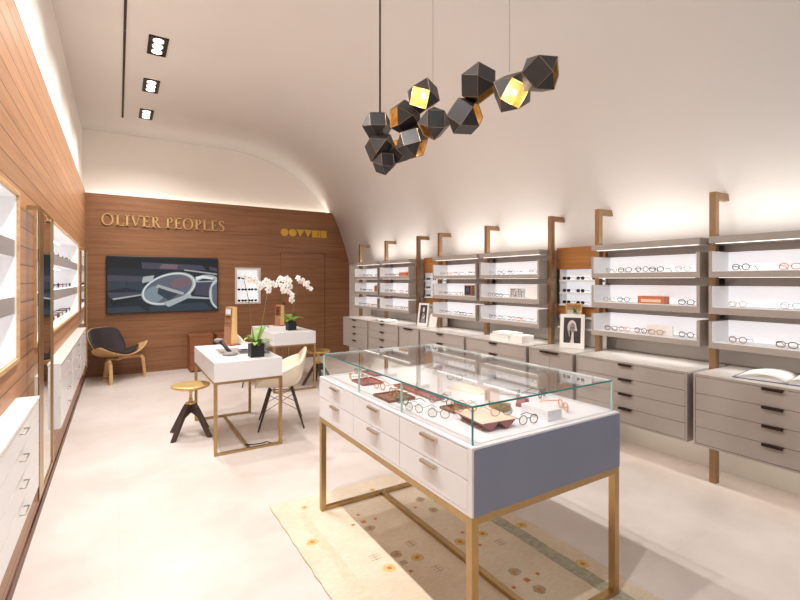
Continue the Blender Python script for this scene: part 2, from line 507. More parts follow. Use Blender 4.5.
# niche linings on the left wall (fixed shelves, lit)
def niche(name, n, label, levels):
    y0, y1, z0, z1 = n; xb = LW - .24
    t = thing(name, (0, 0, 0), label, 'display niche')
    mb = MB()
    mb.box(xb - .02, xb, y0, y1, z0, z1, 'lit_back')
    mb.box(xb, LW, y0, y0 + .006, z0, z1, 'white_inside').box(xb, LW, y1 - .006, y1, z0, z1, 'white_inside')
    mb.box(xb, LW - .001, y0, y1, z0, z0 + .006, 'white_inside').box(xb, LW, y0, y1, z1 - .006, z1, 'white_inside')
    mb.build('lining', t)
    MB().box(LW - .002, LW + .012, y1 - .002, y1 + .02, z0 - .02, z1 + .02, 'oak').box(LW - .002, LW + .012, y0 - .02, y1, z1, z1 + .02, 'oak')\
        .box(LW - .002, LW + .012, y0 - .02, y1, z0 - .02, z0, 'oak').box(LW - .002, LW + .012, y0 - .02, y0 + .002, z0 - .02, z1 + .02, 'oak').build('edge_trim', t)
    for zz in levels:
        MB().box(xb, LW - .012, y0 + .006, y1 - .006, zz - .075, zz, 'white_inside').box(LW - .012, LW - .006, y0 + .006, y1 - .006, zz - .08, zz, 'greige_side').build('shelf', t)
    for zz in list(levels) + [z1 - .006 + .078]:
        MB().box(xb + .05, xb + .07, y0 + .05, y1 - .05, zz - .084, zz - .0795, 'led').build('light_strip', t)
    return t
niche('display_niche', N1, 'nearer lit white niche in the left walnut wall, above the nearer white drawers', (1.37, 1.645))
niche('display_niche', N2, 'farther lit white niche in the left walnut wall, between the two wall mirrors', (1.375, 1.655))

# small niche in the back wall
t = thing('wall_showcase', (0, 0, 0), 'small lit white framed niche of eyewear in the back wood wall beside the screen', 'display niche')
x0, x1, z0, z1 = NB
MB().box(x0, x1, BY + .10, BY + .115, z0, z1, 'lit_back').box(x0, x0 + .006, BY, BY + .1, z0, z1, 'white_inside').box(x1 - .006, x1, BY, BY + .1, z0, z1, 'white_inside')\
    .box(x0, x1, BY, BY + .1, z0, z0 + .006, 'white_inside').box(x0, x1, BY, BY + .1, z1 - .006, z1, 'white_inside').build('lining', t)
MB().ring([(x0 - .03, z0 - .03), (x1 + .03, z0 - .03), (x1 + .03, z1 + .03), (x0 - .03, z1 + .03)], [(x0 + .004, z0 + .003), (x1 - .004, z0 + .003), (x1 - .004, z1 - .004), (x0 + .004, z1 - .004)],
          (0, BY - .012, 0), (1, 0, 0), (0, 0, 1), (0, .012, 0), 'paper_grey').build('frame', t)
WN_LEVELS = (z0 + .006, z0 + .20, z0 + .40)
for zz in WN_LEVELS[1:]:
    MB().box(x0 + .006, x1 - .006, BY + .004, BY + .1, zz - .012, zz, 'acrylic').build('shelf', t)

# ================================================================== SIGN AND LOGO
def ell(cx, cz, rx, rz, a0=0, a1=360, n=28):
    return [(cx + rx * math.cos(math.radians(a0 + (a1 - a0) * i / n)), cz + rz * math.sin(math.radians(a0 + (a1 - a0) * i / n))) for i in range(n + (0 if a1 - a0 == 360 else 1))]
def strip(path, ws):
    """variable width stroke -> polygon"""
    L = []; R = []
    for i, p in enumerate(path):
        a = path[max(i - 1, 0)]; b = path[min(i + 1, len(path) - 1)]
        t = Vector((b[0] - a[0], b[1] - a[1])).normalized(); n = Vector((-t.y, t.x)) * ws[i] / 2
        L.append((p[0] + n.x, p[1] + n.y)); R.append((p[0] - n.x, p[1] - n.y))
    return L, R
T, H_, SR = .15, .055, .075          # thick, thin, serif height
def stem_(x, z0=0, z1=1, w=T): return [(x, z0), (x + w, z0), (x + w, z1), (x, z1)]
def serif(x0, x1, z): return [(x0, z), (x1, z), (x1, z + SR), (x0, z + SR)]
GL = {
 'I': (.36, [stem_(.12), serif(.02, .35, 0), serif(.02, .35, 1 - SR)]),
 'L': (.68, [stem_(.12), serif(.02, .35, 1 - SR), serif(.02, .64, 0), [(.60, 0), (.66, 0), (.66, .28), (.63, .28)]]),
 'E': (.68, [stem_(.12), serif(.02, .60, 0), serif(.02, .58, 1 - SR), serif(.24, .48, .5), [(.58, 0), (.64, 0), (.64, .25), (.61, .25)],
             [(.56, 1), (.60, 1), (.60, .78), (.575, .78)], [(.455, .40), (.49, .40), (.49, .66), (.455, .66)]]),
 'V': (.88, [[(.08, 1), (.24, 1), (.50, .12), (.44, 0), (.42, 0)], [(.42, 0), (.46, 0), (.80, 1), (.735, 1)], serif(0, .32, 1 - SR), serif(.64, .90, 1 - SR)]),
 'P': (.66, [stem_(.12), serif(.02, .36, 0), serif(.02, .3, 1 - SR)]),
 'R': (.76, [stem_(.12), serif(.02, .36, 0), serif(.02, .3, 1 - SR), [(.32, .5), (.45, .5), (.78, .04), (.80, 0), (.62, 0)]]),
 'O': (.98, []),
 'S': (.58, []),
}
def build_letter(ch, ox, oz, h, parent, y):
    w, polys = GL[ch]
    mb = MB(); kw = ((ox, y, oz), (h, 0, 0), (0, 0, h), (0, .018, 0), 'letter_gold')
    for p in polys: mb.prism(p, *kw)
    if ch == 'O':
        mb.ring(ell(.47, .5, .45, .52), ell(.47, .5, .31, .47), *kw)
    if ch in 'PR':
        mb.ring(ell(.24, .74, .34, .26, -90, 90, 18) + [(.24, 1.0)], ell(.24, .74, .22, .21, -90, 90, 18) + [(.24, .95)], *kw)
    if ch == 'S':
        path = [(.50, .80), (.44, .93), (.29, .98), (.14, .91), (.10, .76), (.17, .62), (.34, .50), (.47, .38), (.50, .22), (.42, .07), (.26, .02), (.11, .08), (.07, .24)]
        ws = [.03, .05, .06, .09, .12, .14, .15, .14, .12, .09, .06, .05, .03]
        L, R = strip(path, ws)
        n = len(L)
        mb.poly([kw[0][0:1] and (ox + p[0] * h, y, oz + p[1] * h) for p in L + R] + [(ox + p[0] * h, y + .018, oz + p[1] * h) for p in L + R],
                [(i, i + 1, n + i + 1, n + i) for i in range(n - 1)] + [(2 * n + i, 3 * n + i, 3 * n + i + 1, 2 * n + i + 1) for i in range(n - 1)] +
                [(i, 2 * n + i, 2 * n + i + 1, i + 1) for i in range(n - 1)] + [(n + i, n + i + 1, 3 * n + i + 1, 3 * n + i) for i in range(n - 1)], 'letter_gold')
        mb.prism([(.04, .26), (.10, .26), (.09, .02), (.06, .02)], *kw)
        mb.prism([(.48, .98), (.51, .98), (.53, .76), (.47, .78)], *kw)
    mb.build('letter', parent)
    return w
xa = onY(101, 225, BY).x; xb = onY(224.5, 225, BY).x
word = 'OLIVER PEOPLES'
tot = sum(.34 if c == ' ' else GL[c][0] for c in word)
hh = .175
k = (xb - xa - tot * hh) / (len(word) - 1)
t = thing('wall_sign', (xa, BY, 2.29), 'raised gold serif lettering reading OLIVER PEOPLES high on the back wood wall', 'sign')
px = 0
for c in word:
    if c == ' ': px += .34 * hh + k; continue
    px += build_letter(c, px, 0, hh, t, -.02) * hh + k
# geometric gold sign
a = onY(280.5, 232, BY).x; b = onY(326.3, 235, BY).x
t = thing('logo_sign', (a, BY, 2.265), 'gold sign of circles, triangles and squares on the back wood wall above the door', 'sign')
s = (b - a) / 6.15; hz = .135
def lg(p): MB().prism(p, (0, -.018, 0), (s, 0, 0), (0, 0, hz), (0, .016, 0), 'logo_gold').build('shape', t)
lg(ell(.5, .5, .5, .5)); lg(ell(1.55, .5, .5, .5)); lg([(2.05, 1), (3.05, 1), (2.55, 0)]); lg([(3.08, 1), (4.08, 1), (3.58, 0)])
lg([(4.12, 0), (4.92, 0), (4.92, 1), (4.12, 1)]); lg([(5.02, 0), (5.27, 0), (5.27, 1), (5.02, 1)]); lg([(5.37, 0), (6.15, 0), (6.15, 1), (5.37, 1)])

# ================================================================== TV
c0 = onY(106.3, 255.6, BY); c1 = onY(217.4, 312.3, BY)
W_, Hh_ = c1.x - c0.x, .885
t = thing('wall_screen', (c0.x, BY, .94), 'large dark wall screen showing a close-up of clear eyeglasses, on the back wood wall', 'screen')
MB().box(0, W_, -.045, 0, 0, Hh_, 'tv_black').build('housing', t, bevel=.004)
MB().box(.012, W_ - .012, -.048, -.0452, .012, Hh_ - .012, 'tv_navy').build('screen', t)
mb = MB(); lay = [0]
def tv(pts, m):       # coordinates in the 800x512 zoom of the picture
    lay[0] += 1
    q = []
    for x, y in pts:
        u = min(max((x - 46) / 704, .012 / W_ + .002), 1 - .012 / W_ - .002); v = min(max((462 - y) / 358, .02), .98)
        q.append((u * W_, v * Hh_))
    mb.poly([(p[0], -.0482 - lay[0] * .00006, p[1]) for p in q], [tuple(range(len(q)))], m)
def tvring(o_, i_, m):
    lay[0] += 1; n = len(o_); q = []
    for x, y in o_ + i_:
        u = min(max((x - 46) / 704, .012 / W_ + .002), 1 - .012 / W_ - .002); v = min(max((462 - y) / 358, .02), .98)
        q.append((u * W_, -.0482 - lay[0] * .00006, v * Hh_))
    mb.poly(q, [(i, (i + 1) % n, n + (i + 1) % n, n + i) for i in range(n)], m)
def rel(cx, cy, rx, ry, rot, n=40, p=0):
    r = math.radians(rot); q = []
    for i in range(n):
        a_ = 2 * math.pi * i / n; x = rx * math.cos(a_) * (1 + p * math.sin(a_)); y = ry * math.sin(a_)
        q.append((cx + x * math.cos(r) - y * math.sin(r), cy + x * math.sin(r) + y * math.cos(r)))
    return q
tv([(46, 106), (750, 120), (750, 200), (46, 175)], 'tv_dark')
tv([(250, 140), (640, 155), (668, 185), (560, 190), (255, 180)], 'tv_plum')
tv([(380, 150), (480, 152), (470, 182), (360, 178)], 'tv_pink')
tv([(52, 222), (290, 232), (240, 265), (52, 262)], 'tv_plum')
tv([(50, 268), (160, 262), (158, 300), (50, 318)], 'tv_slate')
tv([(170, 262), (270, 265), (258, 320), (160, 302)], 'tv_slate')
tv([(52, 330), (250, 330), (258, 372), (70, 366)], 'tv_plum')
tv([(50, 425), (230, 415), (290, 462), (50, 462)], 'tv_slate')
tv([(300, 420), (650, 400), (720, 455), (300, 460)], 'tv_slate')
tv([(600, 255), (700, 262), (690, 360), (590, 350)], 'tv_plum')
tv([(690, 160), (750, 172), (750, 196), (690, 184)], 'tv_plum')
tv([(75, 372), (258, 345), (262, 362), (90, 410), (72, 398)], 'tv_dark')
tv([(80, 366), (252, 342), (254, 350), (86, 376)], 'tv_ray')
tv([(520, 182), (750, 208), (750, 218), (520, 190)], 'tv_ray')
OUT = rel(425, 308, 180, 98, -17); INN = rel(420, 308, 158, 82, -17)
tv(rel(420, 308, 168, 90, -17), 'tv_glass')
tv(rel(330, 345, 72, 52, -25), 'tv_glass_l')
tv(rel(500, 270, 70, 34, -10), 'tv_pink')
tv([(350, 280), (520, 335), (512, 350), (340, 300)], 'tv_ray')
tv([(355, 300), (480, 345), (420, 385), (350, 340)], 'tv_slate')
tvring(OUT, INN, 'tv_rim'); tvring(rel(424, 308, 172, 92, -17), rel(424, 308, 166, 87, -17), 'tv_hi')
tv([(262, 232), (330, 222), (318, 258), (258, 272), (254, 258)], 'tv_rim')
tv([(540, 358), (700, 372), (700, 382), (530, 372)], 'tv_rim'); tv([(380, 400), (560, 340), (570, 362), (420, 428)], 'tv_rim')
tvring(rel(675, 262, 85, 46, 0)[20:40] , rel(675, 268, 66, 26, 0)[20:40], 'tv_rim')
tvring(rel(765, 345, 78, 108, 0), rel(770, 345, 56, 86, 0), 'tv_rim')
tv([(706, 300), (750, 270), (750, 440), (712, 400)], 'tv_glass')
tvring(rel(765, 345, 70, 100, 0), rel(765, 345, 66, 95, 0), 'tv_hi')
tv([(595, 232), (640, 222), (720, 236), (715, 250), (640, 240), (600, 252)], 'tv_hi')
mb.build('screen_picture', t, recalc=False)

# ================================================================== CEILING FIXTURES
fx = []
for i, lab in ((4, 'nearest and largest of the three recessed triple spotlights in the ceiling'),
               (5, 'middle of the three recessed triple spotlights in the ceiling'),
               (6, 'farthest and smallest of the three recessed triple spotlights in the ceiling')):
    y = .75 + 1.08 * i
    if not fx:
        t = thing('recessed_spotlight', (.33, y, CH), lab, 'ceiling light', 'recessed triple spotlights in the ceiling')
        MB().ring([(-.085, -.2), (.085, -.2), (.085, .2), (-.085, .2)], [(-.07, -.185), (.07, -.185), (.07, .185), (-.07, .185)], (0, 0, -.012), (1, 0, 0), (0, 1, 0), (0, 0, .012), 'bronze_dark').build('trim_frame', t)
        MB().box(-.07, .07, -.185, .185, -.003, -.001, 'slot_dark').build('housing', t)
        for q in (-.12, 0, .12):
            MB().lathe([(.046, 0), (.046, .006), (.03, .007)], (0, q, -.011), 'lamp_glow', 20).build('lamp', t)
        fx.append(t)
    else:
        dup(fx[0], (.33, y, CH), None, lab, 'recessed triple spotlights in the ceiling')
tag(MB().box(.04, .062, 1.2, 4.9, CH - .008, CH + .0, 'slot_dark').box(.04, .062, 4.92, 7.55, CH - .008, CH, 'slot_dark').build('ceiling_slot'),
    'long thin dark track slot in the flat ceiling, left of the spotlights', 'ceiling track')

# ================================================================== PENDANT
t = thing('pendant_lamp', (0, 0, 0), 'chandelier of faceted black modules with gold insides hanging over the glass display case', 'chandelier')
def cubo_faces():
    vs = []
    for a in (-1, 1):
        for b in (-1, 1):
            vs += [(a, b, 0), (a, 0, b), (0, a, b)]
    vs = sorted(set(vs))
    vs = [Vector(v) / math.sqrt(2) for v in vs]
    sq = []; tr = []
    for ax in range(3):
        for s in (-1, 1):
            nrm = Vector([s if i == ax else 0 for i in range(3)])
            idx = [i for i, v in enumerate(vs) if v.dot(nrm) > .6]
            sq.append((nrm, idx))
    for a in (-1, 1):
        for b in (-1, 1):
            for c in (-1, 1):
                nrm = Vector((a, b, c)).normalized()
                idx = sorted(range(12), key=lambda i: -vs[i].dot(nrm))[:3]
                tr.append((nrm, idx))
    out = []
    for nrm, idx in sq + tr:
        c = sum((vs[i] for i in idx), Vector()) / len(idx)
        u = (vs[idx[0]] - c).normalized(); w = nrm.cross(u)
        idx = sorted(idx, key=lambda i: math.atan2((vs[i] - c).dot(w), (vs[i] - c).dot(u)))
        out.append((nrm, idx))
    return vs, out
CV, CF = cubo_faces()
fw = Vector((S_, C_, 0)); rt = Vector((C_, -S_, 0)); up = Vector((0, 0, 1))
mods = [(377.5, 126, 14.5, None, 20), (380.5, 148, 15.5, None, 55), (384.5, 163, 12, None, 10), (405, 118, 16.5, (-.9, -.1, .42), 30), (423.5, 96, 16.5, (-.35, -.45, .82), 58),
        (412, 144, 15.5, (.8, -.45, .3), 15), (434, 123.5, 16, (-.7, -.7, .1), 70), (465, 116.5, 18.5, (.85, .1, .5), 25), (478.5, 83.5, 18.8, (.55, -.83, .1), 5),
        (512, 92, 20, (0, -.45, .89), 78), (540.5, 74, 20, (.86, -.15, .45), 45), (399, 151, 12, (-.15, .75, .62), 30), (419, 132, 12, None, 35)]
for n_, (x, y, rp, nd, roll) in enumerate(mods):
    z = 2.88 - (x - 385) * .72 / 127
    if n_ >= 11: z += .09
    R = rp * z / FPX * 1.06
    c = Vector((0, 0, EYE)) + (fw + rt * ((x - CX) / FPX) + up * ((HY - y) / FPX)) * z
    n = Vector((random.uniform(-1, 1), random.uniform(-1, 1), random.uniform(-1, 1))).normalized() if nd is None else (rt * nd[0] + up * nd[1] - fw * nd[2]).normalized()
    q = Vector((0, 0, 1)).rotation_difference(n).to_matrix() @ Matrix.Rotation(math.radians(roll), 3, 'Z')
    mb = MB(); vv = [q @ v * R for v in CV]; vi = [q @ v * (R * .955) for v in CV]
    open_f = []
    for nrm, idx in CF:
        if nd is not None and nrm.z > .9:
            open_f = idx; continue
        mb.poly([vv[i] for i in idx], [tuple(range(len(idx)))], 'black_shell')
        mb.poly([vi[i] for i in idx], [tuple(range(len(idx)))[::-1]], 'gold_lining')
    if open_f:
        k4 = len(open_f)
        mb.poly([vv[i] for i in open_f] + [vi[i] for i in open_f], [(i, (i + 1) % k4, k4 + (i + 1) % k4, k4 + i) for i in range(k4)], 'brass_bright')
    # fine metal rods along edges
    o = mb.build('lamp_module', t, recalc=False); o.location = c
    for p in o.data.polygons: pass
    done = set(); eb = MB()
    for nrm, idx in CF:
        for a_, b_ in zip(idx, idx[1:] + idx[:1]):
            if (min(a_, b_), max(a_, b_)) in done: continue
            done.add((min(a_, b_), max(a_, b_)))
            eb.tube([vv[a_], vv[b_]], R * .011, 'brass_satin', 4)
    eb.build('edge_seam', o)
    if n_ in (3, 4, 9, 11, 7, 5):
        MB().lathe([(.001, -.014), (.011, -.009), (.014, 0), (.011, .009), (.001, .014)], n * R * (.45 if n_ == 9 else .1), 'bulb', 12).build('bulb', o)
    if n_ in (4, 9):
        light('pendant_bulb_lamp', 'POINT', c + n * R * .55, (0, 0, 0), .8, (1, .86, .7), shadow_soft_size=.02)
def ptz(x, y, z): return Vector((0, 0, EYE)) + (fw + rt * ((x - CX) / FPX) + up * ((HY - y) / FPX)) * z
for (x, y, z, r, mm) in ((380, 114, 2.88, .006, 'bronze_dark'), (509.5, 72, 2.17, .0015, 'steel'), (433, 108, 2.6, .0008, 'bronze_dark')):
    p = ptz(x, y, z)
    MB().tube([p, (p.x, p.y, CH)], r, mm, 8).build('suspension_cable', t)

# ================================================================== SHELF WALL (right)
POSTS = [7.195, 6.293, 5.38, 4.869, 3.958, 3.04, 2.517, 1.594, .672]
post_lab = ['brass upright nearest the back wall', 'brass upright second from the back wall', 'brass upright at the left of the far narrow bay, behind the far portrait',
            'brass upright at the right of the far narrow bay', 'brass upright behind the middle shelf bays, by the white books', 'brass upright at the left of the near narrow bay, left of the leaning portrait',
            'brass upright at the right of the near narrow bay, right of the leaning portrait', 'brass upright nearest the camera, between the two largest shelf bays', 'brass upright just past the right edge of the photo']
for i, (y, lab) in enumerate(zip(POSTS[:8], post_lab)):
    t = thing('shelf_upright', (3.62, y, 0), lab, 'shelf post', 'brass uprights of the shelf wall')
    MB().box(0, .05, -.022, .022, 0, 2.085, 'brass_satin').build('post', t, bevel=.002)
    MB().box(.05, .215, -.022, .022, 2.035, 2.085, 'brass_satin').build('bracket', t, bevel=.002)

SX0, SX1 = 3.50, 3.735
TRAYS = [(1.471, 1.516, 1.655), (1.218, 1.268, 1.412), (.980, 1.025, 1.167)]     # lip bottom, tray floor, side top
BAYS = {
 'bay 1': (POSTS[1] + .028, POSTS[0] - .028, 'farthest shelf bay, nearest the back wall'),
 'bay 2': (POSTS[2] + .028, POSTS[1] - .028, 'second shelf bay from the back wall'),
 'bay 3': (POSTS[4] + .028, POSTS[3] - .028, 'third full shelf bay from the back wall'),
 'bay 4': (POSTS[5] + .028, POSTS[4] - .028, 'shelf bay above the stack of white books'),
 'bay 5': (POSTS[7] + .028, POSTS[6] - .028, 'large shelf bay right of the leaning portrait'),
 'bay 6': (POSTS[8] + .028, POSTS[7] - .028, 'nearest shelf bay, above the open book'),
}
for bn, (y0, y1, desc) in BAYS.items():
    t = thing('wall_shelf_unit', (0, 0, 0), desc[0].upper() * 0 + 'greige tray shelving unit, the ' + desc, 'shelving unit', 'shelving units between the brass uprights')
    MB().box(SX0, RW - .001, y0, y1, 1.708, 1.755, 'greige').build('top_shelf', t, bevel=.002)
    MB().box(SX0 + .03, SX0 + .055, y0 + .03, y1 - .03, 1.7055, 1.7078, 'led').build('light_strip', t)
    MB().box(SX1 + .012, SX1 + .03, y0, y1, .98, 1.708, 'greige').build('back_panel', t)
    for (zb, zf, zt), nm in zip(TRAYS, ('top', 'middle', 'lowest')):
        mb = MB()
        mb.box(SX0, SX1 + .012, y0, y1, zb, zf - .004, 'greige')
        for ya, yb in ((y0, y0 + .022), (y1 - .022, y1)):
            mb.box(SX0, SX1 + .012, ya, yb, zf - .004, zt, 'greige')
        tr = mb.build('tray', t, bevel=.0015)
        mb = MB()
        mb.box(SX0 + .006, SX1, y0 + .022, y1 - .022, zf - .004, zf, 'white_inside')
        mb.box(SX1, SX1 + .0118, y0 + .022, y1 - .022, zf, zt - .002, 'lit_back')
        mb.box(SX0 + .003, SX1, y0 + .022, y0 + .026, zf, zt - .002, 'white_inside').box(SX0 + .003, SX1, y1 - .026, y1 - .022, zf, zt - .002, 'white_inside')
        mb.build('tray_lining', tr)
        if True:
            MB().box(SX0 + .03, SX0 + .045, y0 + .05, y1 - .05, zb - .002, zb, 'led').build('light_strip', t)

# narrow bays with walnut panels
for y0, y1, desc in ((POSTS[6] + .03, POSTS[5] - .03, 'near narrow walnut display bay behind the leaning portrait'), (POSTS[3] + .03, POSTS[2] - .03, 'far narrow walnut display bay behind the far portrait')):
    t = thing('walnut_display', (0, 0, 0), desc, 'display panel')
    X = 3.76
    MB().box(X, X + .03, y0 - .02, y1 + .06, 1.56, 1.775, 'walnut_bright').build('upper_panel', t, bevel=.002)
    MB().box(X, X + .03, y0 - .02, y1 + .06, 1.115, 1.215, 'walnut_bright').build('lower_panel', t, bevel=.002)
    MB().box(X + .10, X + .115, y0 - .02, y1 + .02, 1.215, 1.56, 'lit_back').box(X, X + .1, y0 - .02, y0 - .01, 1.215, 1.56, 'white_inside').box(X, X + .1, y1 + .01, y1 + .02, 1.215, 1.56, 'white_inside').build('lit_box', t)
    for zz in (1.455, 1.335, 1.222):
        MB().box(X - .03, X + .10, y0 - .005, y1 + .005, zz - .02, zz - .006 + .006, 'white_lacquer').build('shelf', t, bevel=.002)
    MB().box(X + .005, X + .02, y0 - .02, y1 + .02, .83, 1.11, 'wall_grey').box(X - .06, X + .005, y0, y1, .985, 1.0, 'white_lacquer').box(X - .04, X + .005, y0, y1, 1.09, 1.10, 'white_lacquer').build('lower_ledge', t)

# grey panel between worktop and shelves
struct(MB().box(RW - .035, RW - .001, POSTS[8], 7.22, .83, 1.70, 'greige').build('trim_1'))

# ================================================================== WALL CABINETS (right)
CF_, CZ0, CZ1 = 3.31, .345, .823
cabs = [(POSTS[1] + .02, POSTS[0] + .01, 4, 'farthest greige drawer cabinet on the right wall, nearest the back wall'),
        (POSTS[2] + .02, POSTS[1] - .02, 4, 'second greige drawer cabinet from the back wall'),
        (POSTS[3] + .02, POSTS[2] - .02, 0, 'narrow greige two-door cabinet under the far portrait'),
        (POSTS[4] + .02, POSTS[3] - .02, 4, 'greige drawer cabinet just right of the far portrait'),
        (POSTS[5] + .02, POSTS[4] - .02, 4, 'greige drawer cabinet carrying the stack of white books'),
        (POSTS[6] + .02, POSTS[5] - .02, 0, 'narrow greige two-door cabinet under the leaning portrait'),
        (POSTS[7] + .02, POSTS[6] - .02, 4, 'wide greige four-drawer cabinet right of the leaning portrait'),
        (POSTS[8] + .02, POSTS[7] - .02, 4, 'nearest greige four-drawer cabinet, carrying the open book')]
def right_handle(parent, y, z, ln):
    MB().box(-.022, 0, y - ln / 2, y + ln / 2, z - .0, z + .004, 'bronze_dark').box(-.022, -.018, y - ln / 2, y + ln / 2, z - .010, z, 'bronze_dark').build('handle', parent)
for y0, y1, nd, lab in cabs:
    t = thing('wall_cabinet', (CF_, (y0 + y1) / 2, 0), lab, 'cabinet', 'greige wall cabinets on the right')
    w = (y1 - y0) / 2; D = RW - .04 - CF_
    mb = MB()
    mb.box(.012, D, -w, w, CZ0, CZ0 + .018, 'greige').box(.012, D - .01, -w, -w + .018, CZ0 + .018, CZ1 - .014, 'greige').box(.012, D - .01, w - .018, w, CZ0 + .018, CZ1 - .014, 'greige')
    mb.box(D - .01, D, -w, w, CZ0 + .018, CZ1 - .014, 'greige')
    mb.box(0, .012, -w, w, CZ0, CZ0 + .012, 'greige').box(0, .012, -w, -w + .012, CZ0 + .012, CZ1 - .014, 'greige').box(0, .012, w - .012, w, CZ0 + .012, CZ1 - .014, 'greige').box(0, .012, -w, w, CZ1 - .014, CZ1, 'greige')
    mb.build('carcass', t)
    MB().box(.0125, D, -w, w, CZ1 - .0135, CZ1 + .001, 'white_marble').build('top', t)
    zi0, zi1 = CZ0 + .014, CZ1 - .016
    if nd:
        dh = (zi1 - zi0) / nd
        for k in range(nd):
            za = zi0 + k * dh
            dr = MB().box(0.001, .018, -w + .0145, w - .0145, za + .0015, za + dh - .0015, 'greige').build('drawer', t)
            right_handle(dr, 0, za + dh - .004, .105 if w > .3 else .08)
    else:
        for s_ in (-1, 1):
            dr = MB().box(0.001, .018, min(s_ * .0015, s_ * (w - .0145)), max(s_ * .0015, s_ * (w - .0145)), zi0 + .0015, zi1 - .0015, 'greige').build('door', t)
            right_handle(dr, s_ * .05, zi1 - .004, .098)

# ================================================================== WALL CABINETS (left)
def left_cab(y0, y1, lab):
    t = thing('wall_cabinet', (LW, (y0 + y1) / 2, 0), lab, 'cabinet', 'white wall cabinets on the left')
    w = (y1 - y0) / 2; D = .085; z0, z1 = .432, .88
    MB().box(0, D - .012, -w, w, z0, z1 - .014, 'white_lacquer').build('carcass', t)
    MB().box(0, D + .004, -w, w, z1 - .014, z1, 'white_marble').build('top', t)
    dh = (z1 - .016 - z0) / 4
    for k in range(4):
        za = z0 + k * dh
        dr = MB().box(D - .0115, D, -w + .002, w - .002, za + .002, za + dh - .002, 'white_lacquer').build('drawer', t)
        MB().tube([(D - .001, -.045, za + dh - .03), (D + .018, -.045, za + dh - .03), (D + .018, .045, za + dh - .03), (D - .001, .045, za + dh - .03)], .003, 'steel', 6).build('handle', dr)
left_cab(1.92, 2.855, 'nearest white drawer cabinet at the lower left edge of the photo')
left_cab(3.88, 4.82, 'white drawer cabinet just past the nearer wall mirror')
left_cab(4.84, 5.77, 'white drawer cabinet in the middle of the far run on the left wall')
left_cab(5.79, 6.72, 'farthest white drawer cabinet on the left wall, nearest the armchair')

def wall_mirror(y0, y1, z0, z1, lab):
    t = thing('wall_mirror', (LW, 0, 0), lab, 'mirror', 'brass framed mirrors on the left wall')
    D = .052
    MB().box(0, D - .003, y0 + .004, y1, z0 + .01, z1 - .02, 'mirror').build('glass', t)
    MB().box(0, D, y0, y0 + .004, z0, z1, 'mirror').build('side_glass', t)
    MB().box(D - .003, D + .004, y0, y0 + .16, z0, z1, 'brass').box(D - .003, D + .004, y1 - .03, y1, z0, z1, 'brass').box(D - .003, D + .003, y0 + .16, y1 - .03, z0, z0 + .012, 'brass')\
        .box(D - .003, D + .003, y0 + .16, y1 - .03, z1 - .012, z1, 'brass').box(0, D, y0 - .003, y0 + .02, z1 - .025, z1, 'brass').build('frame', t)
wall_mirror(3.13, 3.76, .25, 1.855, 'nearer tall mirror with brass frame on the left wall')
wall_mirror(7.02, 7.62, .25, 1.86, 'farther tall mirror with brass frame on the left wall, beside the armchair')

# ================================================================== SHOWCASE
X0, X1, Y0, Y1, Z0, Z1, Z2 = 1.076, 1.958, 1.248, 2.695, .598, .848, .992
t = thing('display_case', (X0, Y0, 0), 'white drawer display case with glass top on brass legs in the foreground', 'display case')
W, L = X1 - X0, Y1 - Y0
b_ = .032
mb = MB()
for x in (0, W - b_):
    for y in (0, L - b_):
        lg_ = MB().box(x, x + b_, y, y + b_, .012, Z0 - .03, 'brass').build('leg', t)
MB().box(0, W, 0, b_, Z0 - .03, Z0, 'brass').box(0, W, L - b_, L, Z0 - .03, Z0, 'brass').box(0, b_, b_, L - b_, Z0 - .03, Z0, 'brass').box(W - b_, W, b_, L - b_, Z0 - .03, Z0, 'brass').build('upper_frame', t)
MB().box(b_, W - b_, 0, b_, .012, .032, 'brass').box(b_, W - b_, L - b_, L, .012, .032, 'brass').box(W / 2 - b_ / 2, W / 2 + b_ / 2, b_, L - b_, .012, .032, 'brass').build('floor_frame', t)
MB().box(.016, W, .004, L, Z0, Z1 - .008, 'white_lacquer').box(0, .016, 0, .022, Z0 + .012, Z1 - .008, 'white_lacquer').box(0, .016, L - .012, L, Z0 + .012, Z1 - .008, 'white_lacquer')\
    .box(0, .016, 0, L, Z0, Z0 + .012, 'white_lacquer').build('body', t)
MB().box(0, W, 0, L, Z1 - .008, Z1, 'white_lacquer').build('deck', t)
MB().box(.010, W, -.003, .004, Z0, Z1 - .010, 'slate').build('end_panel', t)
tab = L - .034; cw = tab / 3; mz = Z0 + .012; mh = (Z1 - .01 - mz) / 2
for i in range(3):
    for j in range(2):
        ya = .022 + i * cw
        dr = MB().box(0, .0135, ya + .0018, ya + cw - .0018, mz + j * mh + .0018, mz + (j + 1) * mh - .0018, 'white_lacquer').build('drawer', t, bevel=.001)
        yc = ya + cw / 2; zt = mz + (j + 1) * mh - .003
        if j == 1: zt -= .004
        MB().box(-.018, 0, yc - .052, yc + .052, zt - .010, zt - .0075, 'steel').box(-.018, -.0155, yc - .052, yc + .052, zt - .018, zt - .010, 'brass').build('handle', dr)
g0, g1, h0, h1 = .022, W - .022, .022, L - .022
th = .007
e = .0006
MB().box(g0, g1, h0, h1, Z2 - th, Z2, 'case_glass').build('glass_top', t)
MB().box(g0, g0 + th, h0 + .001, h1 - .001, Z1, Z2 - th - e, 'case_glass').build('glass_side', t)
MB().box(g1 - th, g1, h0 + .001, h1 - .001, Z1, Z2 - th - e, 'case_glass').build('glass_side', t)
MB().box(g0 + th + e, g1 - th - e, h0, h0 + th, Z1, Z2 - th - e, 'case_glass').build('glass_side', t)
MB().box(g0 + th + e, g1 - th - e, h1 - th, h1, Z1, Z2 - th - e, 'case_glass').build('glass_side', t)
mb = MB(); q = .0012
